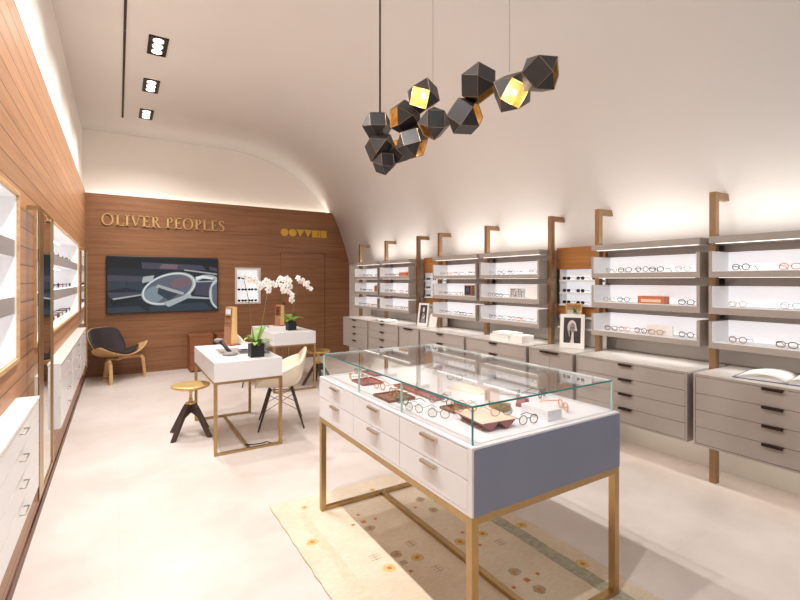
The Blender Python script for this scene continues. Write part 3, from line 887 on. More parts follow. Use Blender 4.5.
for (xa_, xb_, ya_, yb_, mm_) in ((g0 - q, g1 + q, h0 - q, h0, 'teal_edge'), (g0 - q, g1 + q, h1, h1 + q, 'edge_clear'), (g0 - q, g0, h0, h1, 'teal_edge'), (g1, g1 + q, h0, h1, 'edge_clear')):
    mb.box(xa_, xb_, ya_, yb_, Z2 - th, Z2, mm_)
mb.build('glass_edge', t)
mb = MB()
mb.box(g0 - q, g0 + .004, h0 - q, h0 + .004, Z1, Z2 - th, 'teal_edge').build('glass_edge', t)
mb = MB()
for (x, y) in ((g0, h1), (g1, h0), (g1, h1)):
    mb.box(x - .004, x + .004, y - .004, y + .004, Z1, Z2 - th, 'teal_edge_pale')
mb.box(g0 - q, g0 + th + q, L / 3 + .03, L / 3 + .034, Z1, Z2 - th, 'teal_edge_pale').box(g0 - q, g0 + th + q, L * 2 / 3 - .02, L * 2 / 3 - .016, Z1, Z2 - th, 'teal_edge_pale')
mb.build('glass_joint', t)

# ================================================================== RUG
t = thing('rug', (0, 0, 0), 'cream and tan woven rug with small flower motifs under the display case', 'rug')
rx0, rx1, ry0, ry1 = .82, 2.09, .25, 2.90
random.seed(3)
edge = []
def jag(a, b, n):
    return [(a[0] + (b[0] - a[0]) * i / n + random.uniform(-.004, .004), a[1] + (b[1] - a[1]) * i / n + random.uniform(-.004, .004)) for i in range(n)]
edge = jag((rx0, ry0), (rx1, ry0), 20) + jag((rx1, ry0), (rx1, ry1), 40) + jag((rx1, ry1), (rx0, ry1), 20) + jag((rx0, ry1), (rx0, ry0), 40)
mb = MB(); mb.prism(edge, (0, 0, .0005), (1, 0, 0), (0, 1, 0), (0, 0, .0105), 'rug_wool')
def rp(pts, m, dz=.0004): mb.poly([(x, y, .011 + dz) for x, y in pts], [tuple(range(len(pts)))], m)
def band(x0, x1, y0, y1, m, n=24):
    a = [(x0 + random.uniform(-.006, .006), y0 + (y1 - y0) * i / n) for i in range(n + 1)]
    c = [(x1 + random.uniform(-.006, .006), y0 + (y1 - y0) * i / n) for i in range(n + 1)]
    mb.poly([(x, y, .0112) for x, y in a + c], [(i, n + 1 + i, n + 2 + i, i + 1) for i in range(n)], m)
band(1.90, 1.985, .3, 2.62, 'rug_green'); band(.93, .985, .35, 2.72, 'rug_pale')
def zp(x, y): p = onZ(x, y, .011); return p.x, p.y
SEEN = []
def ros(x, y, r, ring, core='rug_orange'):
    rp([(x + r * math.cos(a / 18 * 2 * math.pi) * random.uniform(.85, 1.1), y + r * math.sin(a / 18 * 2 * math.pi) * random.uniform(.85, 1.1)) for a in range(18)], ring, .0005)
    s = r * .34
    rp([(x - s, y - s), (x + s, y - s), (x + s, y + s), (x - s, y + s)], core, .0009)
def sq(x, y, s, m='rug_orange'):
    rp([(x - s, y - s), (x + s, y - s), (x + s, y + s), (x - s, y + s)], m, .0007)
def glyph(x, y, s):
    for k in range(3):
        rp([(x - s, y + (k - 1) * s * .7), (x + s, y + (k - 1) * s * .7), (x + s, y + (k - 1) * s * .7 + s * .18), (x - s, y + (k - 1) * s * .7 + s * .18)], 'rug_grey', .0006)
    rp([(x - s * .1, y - s), (x + s * .1, y - s), (x + s * .1, y + s), (x - s * .1, y + s)], 'rug_grey', .0008)
for (cx_, cy_, kx, ky, items) in ((310, 440, 4, 4, [(345, 457, 'g'), (430, 470, 'y'), (403, 525, 's'), (318, 512, 'y'), (375, 490, 'q'), (193, 300, 's'), (215, 328, 'q2'), (262, 315, 's'), (240, 352, 'g'),
        (172, 340, 's'), (440, 238, 'g'), (493, 280, 'g'), (505, 247, 's'), (422, 270, 's'), (600, 408, 'y'), (690, 375, 'y'), (680, 420, 's'), (610, 370, 's'), (510, 515, 'h'), (405, 415, 'h'), (762, 410, 'h'), (260, 470, 'h'), (10, 408, 'y')]),
        (460, 450, 4, 4, [(90, 337, 'y'), (245, 300, 'y'), (490, 455, 'y'), (218, 487, 'g'), (310, 495, 's'), (268, 520, 'q2'), (215, 550, 's'), (318, 558, 'g'), (160, 372, 'h'), (80, 380, 's')]),
        (240, 440, 4, 4, [(285, 408, 'o'), (258, 270, 'o'), (530, 200, 'o')])):
    for x, y, k_ in items:
        X_, Y_ = zp(cx_ + x / kx, cy_ + y / ky)
        if not (rx0 + .03 < X_ < rx1 - .03 and .4 < Y_ < ry1 - .03): continue
        if any(math.hypot(X_ - a, Y_ - b) < .07 for a, b in SEEN) and k_ in 'gyo' or any(math.hypot(X_ - a, Y_ - b) < .045 for a, b in SEEN): continue
        SEEN.append((X_, Y_))
        {'g': lambda: ros(X_, Y_, .032, 'rug_grey'), 'y': lambda: ros(X_, Y_, .034, 'rug_yellow'), 's': lambda: sq(X_, Y_, .010), 'q': lambda: sq(X_, Y_, .018, 'rug_grey'),
         'q2': lambda: sq(X_, Y_, .014), 'h': lambda: glyph(X_, Y_, .028), 'o': lambda: ros(X_, Y_, .022, 'rug_yellow')}[k_]()
mb.build('pile', t, recalc=False)

# ================================================================== DESKS
def desk(x0, x1, y0, y1, lab):
    t = thing('desk', (x0, y0, 0), lab, 'desk', 'white box desks on brass frames')
    W, L = x1 - x0, y1 - y0; s = .026; zb, zt = .608, .77
    MB().box(0, W, 0, L, zb, zt, 'white_lacquer').build('top_box', t, bevel=.002)
    for x in (0, W - s):
        for y in (0, L - s):
            MB().box(x, x + s, y, y + s, 0, zb - .02, 'brass').build('leg', t)
    MB().box(0, W, 0, s, zb - .02, zb, 'brass').box(0, W, L - s, L, zb - .02, zb, 'brass').box(0, s, s, L - s, zb - .02, zb, 'brass').box(W - s, W, s, L - s, zb - .02, zb, 'brass').build('upper_frame', t)
    MB().box(s, W - s, 0, s, 0, .02, 'brass').box(s, W - s, L - s, L, 0, .02, 'brass').box(W / 2 - s / 2, W / 2 + s / 2, s, L - s, 0, .02, 'brass').build('floor_frame', t)
    return t
desk(.67, 1.238, 3.978, 5.117, 'nearer white desk on a brass frame, beside the wall side brass stool')
desk(1.69, 2.262, 5.80, 6.94, 'farther white desk on a brass frame, in front of the back door')
tag(MB().tube([(.93, 4.06, .026), (.99, 4.03, .026), (1.06, 4.02, .026), (1.12, 4.035, .026), (1.17, 4.01, .005)], .005, 'cable_black', 6).build('floor_cable'),
    'short black cable lying on the brass floor bar of the nearer desk', 'cable')

# ---- brass seat stools
def stool(x, y, lab, rz=0):
    t = thing('stool', (x, y, 0), lab, 'stool', 'brass seated stools with dark legs', rz)
    h = .475
    MB().lathe([(.02, h - .035), (.15, h - .03), (.168, h - .018), (.17, h - .004), (.16, h), (.08, h - .006), (.002, h - .009)], (0, 0, 0), 'brass_bright', 40).build('seat', t)
    MB().lathe([(.018, .30), (.018, .345), (.011, .35), (.014, .37), (.010, .385), (.016, .40), (.016, .44)], (0, 0, 0), 'brass_bright', 16).build('spindle', t)
    MB().lathe([(.046, .293), (.046, .306), (.03, .312), (.02, .316)], (0, 0, 0), 'brass_bright', 20).build('collar', t)
    for k in range(4):
        a = math.radians(90 * k + 45); d = Vector((math.cos(a), math.sin(a), 0)); s = Vector((-d.y, d.x, 0))
        mb = MB()
        prof_ = [(.0, .293), (.055, .293), (.095, .235), (.235, 0), (.195, 0), (.085, .18), (.0, .22)]
        mb.prism(prof_, s * -.016, d, (0, 0, 1), s * .034, 'dark_wood')
        mb.build('leg', t, bevel=.003)
    return t
stool(.58, 4.67, 'brass round seated stool left of the nearer desk', -.08)
stool(2.385, 6.02, 'brass round seated stool at the right end of the farther desk', .6)

# ---- shell armchairs
def shell_chair(x, y, rz, lab, sc=1):
    t = thing('armchair', (x, y, 0), lab, 'chair', 'white moulded shell armchairs', rz)
    t.scale = (sc,) * 3
    rows = []
    NU, NV = 17, 15
    for j in range(NV):
        v = j / (NV - 1)
        # centre profile: local +Y is the back
        pts = [(-.25, .405), (-.23, .425), (-.12, .41), (0, .395), (.10, .40), (.17, .44), (.205, .52), (.225, .62), (.24, .70), (.25, .745), (.25, .77)]
        s_ = v * (len(pts) - 1); i0 = min(int(s_), len(pts) - 2); f = s_ - i0
        cy = pts[i0][0] * (1 - f) + pts[i0 + 1][0] * f; cz = pts[i0][1] * (1 - f) + pts[i0 + 1][1] * f
        row = []
        for i in range(NU):
            u = (i / (NU - 1)) * 2 - 1
            au = abs(u)
            hw = .24 + .065 * math.sin(min(v / .62, 1) * math.pi) + (.0 if v < .62 else -.055 * ((v - .62) / .38))
            arm = .20 * math.exp(-((v - .42) / .26) ** 2) + .035
            zz = cz + arm * au ** 3.2 * (1 - .9 * max(0, (v - .55) / .45))
            xx = hw * math.sin(u * math.pi / 2 * .98) * (1.02 if au < .9 else 1.06)
            yy = cy - (.10 * au ** 2.5) * max(0, (v - .45) / .55) + .02 * au ** 2 * (1 - v)
            zz -= .15 * au ** 2.6 * max(0, (v - .55) / .45) ** 1.6
            row.append((xx, yy, zz))
        rows.append(row)
    MB().grid(rows, 'shell_white').build('shell', t, solid=.008, sub=1, recalc=False)
    tops = []
    for sx in (-1, 1):
        for sy in (-1, 1):
            a = (sx * .10, sy * .10 - .0, .385); b = (sx * .205, sy * .215, 0)
            MB().tube([a, (a[0] * .5 + b[0] * .5, a[1] * .5 + b[1] * .5, .19), b], [.014, .012, .008], 'dark_wood', 8).build('leg', t)
    mb = MB()
    lp = lambda sx, sy, f: (sx * (.10 + .105 * f), sy * (.10 + .115 * f), .385 * (1 - f))
    for (a, b) in (((-1, -1), (1, -1)), ((1, -1), (1, 1)), ((1, 1), (-1, 1)), ((-1, 1), (-1, -1))):
        mb.tube([lp(*a, .15), lp(*b, .55)], .003, 'bronze_dark', 5).tube([lp(*b, .15), lp(*a, .55)], .003, 'bronze_dark', 5)
        mb.tube([lp(*a, .03), lp(*b, .03)], .005, 'bronze_dark', 5)
    mb.build('wire_brace', t)
    return t
shell_chair(1.40, 4.54, -math.pi / 2 - .28, 'white shell armchair with dark dowel legs tucked against the nearer desk')
shell_chair(1.62, 6.52, math.pi / 2, 'white shell armchair mostly hidden between the two desks', .93)

# ---- plywood lounge chair
t = thing('lounge_chair', (-.0, 7.80, 0), 'bent plywood lounge chair with black leather pads in the far left corner', 'chair', None, math.atan2(.59, .81) + .13)
# local: -Y is the front, width along X
def wing(u, v):
    au = abs(u)
    x = .42 * u
    depth = .21 * (1 - .62 * au ** 2.4)
    y = -.02 + (v - .5) * 2 * depth - .03 * au ** 2
    z = .325 + .055 * (1 - v) + .16 * au ** 2.3 + .01 * math.sin(au * 3)
    return (x, y, z)
MB().grid([[wing(i / 12 * 2 - 1, j / 6) for i in range(13)] for j in range(7)], 'oak').build('seat_shell', t, solid=.014, sub=1, recalc=False)
MB().grid([[(lambda p: (p[0] * .62, p[1] * .86, p[2] + .022 - .10 * abs(i / 12 * 2 - 1) ** 2.3 * .62))(wing(i / 12 * 2 - 1, j / 6)) for i in range(13)] for j in range(7)], 'leather').build('seat_pad', t, solid=.028, sub=1, recalc=False)
def back(u, v, s=1.0, off=0.0):
    w = (.295 - .075 * (1 - math.sin(min(v * 1.2, 1) * math.pi / 2)) - .05 * v ** 3) * s
    k = 1 - .10 * abs(u) ** 4
    x = w * u
    y = .17 + .20 * v - .07 * u * u + off
    z = .36 + (.40 * s * v + .41 * (1 - s) / 2) * k
    return (x, y, z)
MB().grid([[back(i / 10 * 2 - 1, j / 8) for i in range(11)] for j in range(9)], 'oak').build('back_shell', t, solid=.013, sub=1, recalc=False)
MB().grid([[back(i / 10 * 2 - 1, j / 8, .985, -.024) for i in range(11)] for j in range(9)], 'leather').build('back_pad', t, solid=.030, sub=1, recalc=False)
for s_ in (-1, 1):
    pts = [(s_ * .10, .10, .30), (s_ * .20, -.02, .318), (s_ * .262, -.13, .322), (s_ * .282, -.16, .29), (s_ * .288, -.175, .15), (s_ * .295, -.185, .0)]
    mb = MB()
    for a_, b_2 in zip(pts, pts[1:]): mb.obox(a_, b_2, .045, .02, 'oak', up=(0, 1, .2))
    mb.build('front_leg', t)
mb = MB()
pts = [(0, -.02, .30), (0, .14, .305), (0, .20, .26), (0, .24, .0)]
for a_, b_2 in zip(pts, pts[1:]): mb.obox(a_, b_2, .07, .02, 'oak', up=(0, .3, 1))
mb.build('rear_leg', t)

# ---- low wooden cubes against back wall
for x, lab in ((1.13, 'walnut block stool against the back wall, left of the pair'), (1.53, 'walnut block stool against the back wall, right of the pair, behind the desk mirror')):
    t = thing('block_stool', (x, 7.98, 0), lab, 'stool', 'walnut block stools by the back wall')
    MB().box(-.17, .17, -.17, .17, .02, .56, 'walnut_box').build('body', t, bevel=.003)
    MB().box(-.16, .16, -.16, .16, 0, .02, 'black').build('plinth', t)
    MB().box(-.175, .175, -.175, .175, .56, .58, 'walnut_box').build('seat', t, bevel=.003)

# ================================================================== DESK ITEMS
def desk_mirror(x, y, lab, rz, h=.40):
    t = thing('table_mirror', (x, y, .77), lab, 'mirror', 'wooden table mirrors on the desks', rz)
    # local: mirror faces -X, wedge block, leaning back
    MB().box(-.055, .075, -.085, .085, 0, .014, 'mirror_wood').build('base', t, bevel=.002)
    mb = MB(); n = (0, .10, 0)
    side = [(-.028, .014), (.05, .014), (.048, h), (-.006, h)]
    mb.prism(side, (0, -.06, 0), (1, 0, 0), (0, 0, 1), (0, .12, 0), 'oak_pale')
    mb.build('block', t, bevel=.002)
    mb = MB()
    k = (-.006 + .028) / (h - .014)
    f = lambda z, o_=0: (-.028 + (z - .014) * k - o_)
    mb.prism([(f(.014, .006), .014), (f(.014), .014), (f(h), h), (f(h, .006), h)], (0, -.06, 0), (1, 0, 0), (0, 0, 1), (0, .12, 0), 'mirror_wood')
    mb.build('face', t)
    mb = MB(); za, zb = h * .5, h - .02
    mb.prism([(f(za, .009), za), (f(za, .006), za), (f(zb, .006), zb), (f(zb, .009), zb)], (0, -.045, 0), (1, 0, 0), (0, 0, 1), (0, .09, 0), 'mirror')
    mb.build('glass', t)
desk_mirror(1.0, 5.02, 'standing wooden mirror at the far end of the nearer desk', .38, .40)
desk_mirror(2.06, 6.78, 'standing wooden mirror on the farther desk behind the orchid', .38, .31)

tag(MB().box(-.1, .11, -.20, .22, 0, .004, 'mat_grey').build('desk_mat'), 'flat grey leather mat on the nearer desk', 'desk mat').location = (.91, 4.53, .7702)
t = thing('desk_gadget', (.86, 4.30, .775), 'grey stone-like desk gadget with a tilted black neck on the nearer desk', 'desk gadget')  # unidentified gadget with base, neck and head; gives no light
t.location = (.865, 4.33, .7745)
MB().lathe([(.06, 0), (.065, .006), (.05, .022), (.025, .028), (.002, .03)], (0, 0, 0), 'stone_grey', 24).build('base', t)
MB().tube([(0, 0, .022), (-.03, .10, .075), (-.05, .16, .105)], [.018, .016, .02], 'black', 10).build('neck', t)
MB().lathe([(.002, -.012), (.03, -.014), (.042, -.004), (.042, .008), (.03, .016), (.002, .016)], (-.065, .18, .115), 'stone_grey', 24).build('head', t)
t = thing('card_reader', (1.005, 4.42, .77), 'small dark card reader with a cable beside the black flower pot', 'card reader')
MB().box(-.04, .04, -.05, .05, 0, .03, 'frame_grey').build('body', t, bevel=.004)
MB().box(-.03, .03, -.04, .02, .03, .034, 'black').build('keypad', t)
t = thing('acrylic_box', (1.17, 4.33, .77), 'clear acrylic box with dark cards, right of the black flower pot', 'box')
MB().ring([(-.04, -.07), (.04, -.07), (.04, .07), (-.04, .07)], [(-.037, -.067), (.037, -.067), (.037, .067), (-.037, .067)], (0, 0, 0), (1, 0, 0), (0, 1, 0), (0, 0, .11), 'acrylic').build('shell', t)
MB().box(-.034, .034, -.06, .06, 0.001, .045, 'frame_grey').build('card_stack', t)

# ---- orchids
def flower_mesh(name, parent, p, s, face, first=[None]):
    if first[0] is None:
        mb = MB()
        for k, (ln, wd) in enumerate(((.5, .34), (.48, .52), (.5, .34), (.5, .34), (.48, .52))):
            a = math.radians(90 + [0, 72, 144, 216, 288][k]); d = Vector((math.cos(a), 0, math.sin(a))); w = Vector((-d.z, 0, d.x))
            pts = [Vector((0, -.02, 0)), d * ln * .4 + w * wd * .4 + Vector((0, -.06, 0)), d * ln * .8 + w * wd * .42 + Vector((0, -.02, 0)), d * ln + Vector((0, .04, 0)), d * ln * .8 - w * wd * .42 + Vector((0, -.02, 0)), d * ln * .4 - w * wd * .4 + Vector((0, -.06, 0))]
            mb.poly(pts + [v + Vector((0, .03, 0)) for v in pts], [tuple(range(6)), tuple(range(11, 5, -1))] + [(i, 6 + i, 6 + (i + 1) % 6, (i + 1) % 6) for i in range(6)], 'petal')
        mb.lathe([(.01, -.12), (.09, -.06), (.08, .0), (.02, .06)], (0, -.06, 0), 'petal_heart', 8)
        o = mb.build('flower', parent); first[0] = o
    else:
        o = first[0].copy(); COL.objects.link(o); o.parent = parent
    o.location = p; o.scale = (s,) * 3; o.rotation_euler = face
    return o
def orchid(px, py, lab, stems, flowers, leaves, Yp, fs=.066):
    t = thing('potted_orchid', (px, py, .77), lab, 'plant')
    base = Vector((px, py, .77))
    MB().ring([(-.058, -.058), (.058, -.058), (.058, .058), (-.058, .058)], [(-.052, -.052), (.052, -.052), (.052, .052), (-.052, .052)], (0, 0, 0), (1, 0, 0), (0, 1, 0), (0, 0, .115), 'black')\
        .box(-.052, .052, -.052, .052, 0, .01, 'black').build('pot', t)
    MB().box(-.0515, .0515, -.0515, .0515, .01, .105, 'soil').build('soil', t)
    for st in stems:
        pts = [onY(x, y, Yp) - base for x, y in st]
        pts[0] = Vector((pts[0].x * .3, .0, .10))
        for _ in range(2):
            q = [pts[0]]
            for a, b in zip(pts, pts[1:]): q += [a * .75 + b * .25, a * .25 + b * .75]
            pts = q + [pts[-1]]
        MB().tube(pts, [.0042 - .002 * i / len(pts) for i in range(len(pts))], 'stem', 6).build('stem', t)
    for i, (x, y) in enumerate(flowers):
        p = onY(x, y, Yp + random.uniform(-.05, .03)) - base
        flower_mesh('flower', t, p, fs * random.uniform(.9, 1.15), (random.uniform(-.35, .35), random.uniform(0, 1.2), -YAW * .5 + random.uniform(-.8, .6)))
    for (ang, ln, lift, wd) in leaves:
        ln *= 1.2; wd *= 1.3; lift *= 1.4
        a = math.radians(ang); d = Vector((math.cos(a), math.sin(a), 0)); s = Vector((-d.y, d.x, 0))
        rows = []
        for j in range(7):
            f = j / 6; w = wd * math.sin(math.pi * (.12 + .88 * f) ** .8) * .5 + (.004 if j < 6 else 0)
            c = d * (.01 + ln * f) + Vector((0, 0, .115 + lift * math.sin(f * math.pi * .62) - .03 * f * f))
            rows.append([c - s * w + Vector((0, 0, w * .35)), c, c + s * w + Vector((0, 0, w * .35))])
        MB().grid(rows, 'leaf').build('leaf', t, solid=.003, sub=1, recalc=False)
random.seed(11)
orchid(1.05, 4.14, 'tall white orchid in a black cube pot on the nearer desk',
       [[(257, 345), (262, 325), (265.5, 305), (267.5, 292), (272, 285), (282, 281), (288, 285), (291.5, 298)], [(254, 345), (251, 325), (249.5, 305), (246, 287), (243, 278), (247, 274), (254, 280), (263, 286)]],
       [(245, 276), (248.5, 281), (251, 276), (254.5, 280), (258, 283), (260, 287.5), (264, 284), (266.5, 281.5), (269, 286.5), (268.5, 290), (272, 283.5), (275, 285), (278, 282.5), (280.5, 278.5), (282, 286), (284, 280), (283.5, 290.5),
        (287, 279), (286.5, 285), (289.5, 281), (288, 291), (290.5, 286.5), (292, 295), (291.5, 300)],
       [(200, .10, .05, .055), (250, .085, .02, .06), (300, .11, .04, .055), (345, .12, .03, .05), (60, .13, .10, .06), (120, .09, .06, .05), (20, .11, .12, .05), (275, .05, .01, .06)], 4.14)
orchid(2.02, 6.10, 'smaller orchid in a black cube pot on the farther desk',
       [[(289, 318), (294, 305), (297, 292), (298, 281), (302, 279), (310, 288)]],
       [(298, 278), (300, 281.5), (303, 280), (305, 284), (308, 282.5), (308, 287), (311, 289)],
       [(190, .15, .06, .07), (230, .12, .03, .07), (330, .15, .05, .06), (20, .14, .05, .06), (90, .1, .08, .06), (150, .13, .09, .06)], 6.10, .075)

# ================================================================== EYEWEAR
def rim_pts(cx, rx, rz, n=18, sqr=.0):
    q = []
    for i in range(n):
        a = 2 * math.pi * i / n
        k = 1 + sqr * abs(math.sin(2 * a))
        q.append((cx + rx * k * math.cos(a), 0, rz * k * math.sin(a)))
    return q
PROTO = {}
def proto(kind, color, lens=None, detail=True):
    key = (kind, color, lens, detail)
    if key in PROTO: return PROTO[key], True
    rx, rz, sqr, r = {'round': (.023, .022, 0, .0026), 'wire': (.0235, .021, .03, .0017), 'square': (.025, .019, .12, .0032), 'sun': (.028, .021, .08, .0036)}[kind]
    z = rz * 1.1 + r
    t = thing('eyeglasses', (0, 0, 0), '', 'eyeglasses')
    def mk(mb, name):
        return mb.build(name, t)
    mb = MB(); c = rx + .009
    for s_ in (-1, 1):
        mb.tube([(p[0], 0, p[2] + z) for p in rim_pts(s_ * c, rx, rz, 16 if detail else 10, sqr)], r, color, 5 if detail else 4, closed=True)
    mb.tube([(-.010, 0, z + .006), (0, -.001, z + .009), (.010, 0, z + .006)], r, color, 5)
    if not detail:
        for s_ in (-1, 1):
            xx = s_ * (c + rx)
            mb.tube([(xx, 0, z + .007), (xx * 1.02, .09, z + .005), (xx * .98, .125, max(.004, z - .018))], r * .9, color, 4)
        o = mb.build('eyeglasses')
        bpy.data.objects.remove(t)
        tag(o, '', 'eyeglasses')
        PROTO[key] = o
        return o, False
    mk(mb, 'rims')
    for s_ in (-1, 1):
        xx = s_ * (c + rx)
        mk(MB().tube([(xx, 0, z + .007), (xx * 1.03, .008, z + .007), (xx * 1.02, .09, z + .005), (xx * .98, .130, max(.004, z - .020))], r * .9, color, 5), 'temple')
    for s_ in (-1, 1):
        pts = rim_pts(s_ * c, rx * .97, rz * .97, 16, sqr)
        mk(MB().poly([(p[0], -.0003, p[2] + z) for p in pts] + [(p[0], .0003, p[2] + z) for p in pts], [tuple(range(16)), tuple(range(31, 15, -1))] + [(i, 16 + i, 16 + (i + 1) % 16, (i + 1) % 16) for i in range(16)], lens or 'lens_glass'), 'lens')
    PROTO[key] = t
    return t, False
def eyeglasses(loc, rz, label, group, kind='round', color='frame_black', lens=None, detail=True, sc=1.0):
    p, used = proto(kind, color, lens, detail)
    if not used:
        o = p; o.location = loc; o.rotation_euler = (0, 0, rz); o.scale = (sc,) * 3; o['label'] = label; o['group'] = group
        return o
    return dup(p, loc, (0, 0, rz), label, group, sc)
FACE_L = -math.pi / 2          # lenses face -X (towards the aisle)
FACE_R = math.pi / 2           # lenses face +X
ordn = ['first', 'second', 'third', 'fourth', 'fifth', 'sixth', 'seventh', 'eighth', 'ninth']
CN = {'frame_black': 'black', 'frame_tortoise': 'tortoiseshell', 'frame_amber': 'amber', 'frame_grey': 'grey', 'frame_red': 'dark red', 'frame_blue': 'blue grey', 'frame_gold': 'gold wire', 'frame_pink': 'pale pink', 'frame_teal': 'teal grey'}
bayname = {'bay 1': 'farthest shelf bay', 'bay 2': 'second shelf bay from the back', 'bay 3': 'third full shelf bay from the back', 'bay 4': 'shelf bay above the white books',
           'bay 5': 'shelf bay right of the leaning portrait', 'bay 6': 'nearest shelf bay'}
random.seed(5)
def row(bay, tray, specs, detail):
    y0, y1, _ = BAYS[bay]; zf = TRAYS[tray][1]
    tn = ['top', 'middle', 'lowest'][tray]
    for i, (f, col, kd) in enumerate(specs):
        y = y1 - .03 - f * (y1 - y0 - .06)
        eyeglasses((SX0 + .055 + random.uniform(0, .02), y, zf + .0005), FACE_L + random.uniform(-.1, .1),
                   f'{CN[col]} eyeglasses, {ordn[i]} from left, {tn} tray, {bayname[bay]}', 'eyeglasses on the wall trays', kd, col, None, detail, .92)
cyc = ['frame_grey', 'frame_tortoise', 'frame_black', 'frame_blue', 'frame_red', 'frame_amber']
skip = {('bay 1', 1): 1, ('bay 3', 1): 1, ('bay 2', 0): 1, ('bay 4', 1): 1}
for bi, bay in enumerate(('bay 1', 'bay 2', 'bay 3', 'bay 4')):
    for tr in range(3):
        fr = [.12, .30, .48, .66, .84] if bi % 2 == 0 else [.14, .32, .50, .68, .88]
        if (bay, tr) == ('bay 1', 1): fr = [.12, .30, .48, .62]
        if (bay, tr) == ('bay 2', 0): fr = [.12, .28, .44, .92]
        if (bay, tr) == ('bay 3', 1): fr = [.10, .26, .42, .56, .95]
        if (bay, tr) == ('bay 4', 1): fr = [.12, .28, .42]
        row(bay, tr, [(f, cyc[(bi * 2 + tr + k) % 6], 'wire' if (k + tr) % 3 == 0 else 'square' if k % 2 else 'round') for k, f in enumerate(fr)], False)
row('bay 5', 0, [(.14, 'frame_grey', 'wire'), (.29, 'frame_tortoise', 'square'), (.47, 'frame_black', 'round'), (.62, 'frame_tortoise', 'square'), (.86, 'frame_grey', 'wire')], True)
row('bay 5', 1, [(.12, 'frame_grey', 'wire'), (.27, 'frame_blue', 'round'), (.88, 'frame_blue', 'square')], True)
row('bay 5', 2, [(.14, 'frame_red', 'square'), (.29, 'frame_pink', 'round'), (.46, 'frame_tortoise', 'round'), (.61, 'frame_amber', 'square'), (.88, 'frame_black', 'round')], True)
row('bay 6', 0, [(.17, 'frame_black', 'round'), (.50, 'frame_pink', 'square'), (.82, 'frame_grey', 'wire')], True)
row('bay 6', 1, [(.15, 'frame_gold', 'wire'), (.50, 'frame_grey', 'wire'), (.82, 'frame_gold', 'wire')], True)
row('bay 6', 2, [(.15, 'frame_red', 'round'), (.48, 'frame_tortoise', 'square'), (.80, 'frame_amber', 'square')], True)
for (y0, y1, nm) in ((POSTS[6], POSTS[5], 'near narrow walnut bay'), (POSTS[3], POSTS[2], 'far narrow walnut bay')):
    for zz, tn in ((1.455, 'top'), (1.335, 'middle'), (1.222, 'lowest')):
        for i, f in enumerate((.2, .5, .82)):
            col = ('frame_black', 'frame_tortoise', 'frame_black')[(i + int(zz * 10)) % 3]
            eyeglasses((3.742, y1 - f * (y1 - y0), zz + .0005), FACE_L, f'{CN[col]} sunglasses, {ordn[i]} from left, {tn} shelf of the {nm}', 'eyeglasses in the narrow walnut bays', 'square', col, 'lens_black', True, .72)
# left niches
for n, nm, lv, cnt, det in ((N1, 'nearer left wall niche', (N1[2] + .006, 1.37, 1.645), 3, True), (N2, 'farther left wall niche', (N2[2] + .006, 1.375, 1.655), 7, False)):
    for k, zz in enumerate(lv):
        tn = ['bottom', 'middle', 'top'][k]
        for i in range(cnt):
            y = n[1] - .16 - i * ((n[1] - n[0] - .4) / max(cnt - 1, 1)) * (1 if cnt > 3 else .35)
            col = ['frame_black', 'frame_tortoise', 'frame_grey', 'frame_red'][(i + k) % 4]
            eyeglasses((LW - .07, y, zz + .0008), FACE_R + random.uniform(-.1, .1), f'{CN[col]} eyeglasses, {ordn[i]} from far end, {tn} shelf, {nm}', 'eyeglasses in the left wall niches', 'sun' if i % 2 else 'square', col, 'lens_dark' if det else None, det)
# back niche
for k, zz in enumerate(WN_LEVELS):
    for i in range(3):
        col = ['frame_black', 'frame_tortoise', 'frame_black'][(i + k) % 3]
        eyeglasses((NB[0] + .075 + i * .112, BY + .03, zz + .0008), 0, f'{CN[col]} sunglasses, {ordn[i]} from left, {["bottom", "middle", "top"][k]} level, small back wall niche', 'eyeglasses in the back wall niche', 'sun', col, 'lens_black', True, .82)

# ---- props on the trays
def tray_box(name, bay, tr, f, dx, w, h, dpt, m, lab, cat, face=None):
    y0, y1, _ = BAYS[bay]; zf = TRAYS[tr][1]; y = y1 - .03 - f * (y1 - y0 - .06)
    t = thing(name, (SX0 + dx, y, zf + .0005), lab, cat)
    MB().box(0, dpt, -w / 2, w / 2, 0, h, m).build('body', t, bevel=.001)
    return t
t = tray_box('presentation_box', 'bay 5', 1, .56, .06, .21, .058, .08, 'orange_box', 'orange box on the middle tray of the shelf bay right of the leaning portrait', 'box')
MB().box(-.001, 0, -.08, .075, .012, .034, 'rose_card').build('band', t)
t = tray_box('presentation_box', 'bay 2', 0, .68, .07, .20, .055, .08, 'orange_box', 'orange box on the top tray of the second shelf bay from the back', 'box')
t = tray_box('wooden_box', 'bay 1', 1, .82, .06, .10, .10, .12, 'brown_box', 'brown wooden box on the middle tray of the farthest shelf bay', 'box')
t = tray_box('display_card', 'bay 5', 2, .62, .10, .20, .075, .012, 'paper', 'white card propped behind glasses on the lowest tray right of the leaning portrait', 'card')
t = tray_box('display_card', 'bay 6', 1, .86, .13, .22, .10, .01, 'paper', 'white card propped on the middle tray of the nearest shelf bay', 'card')
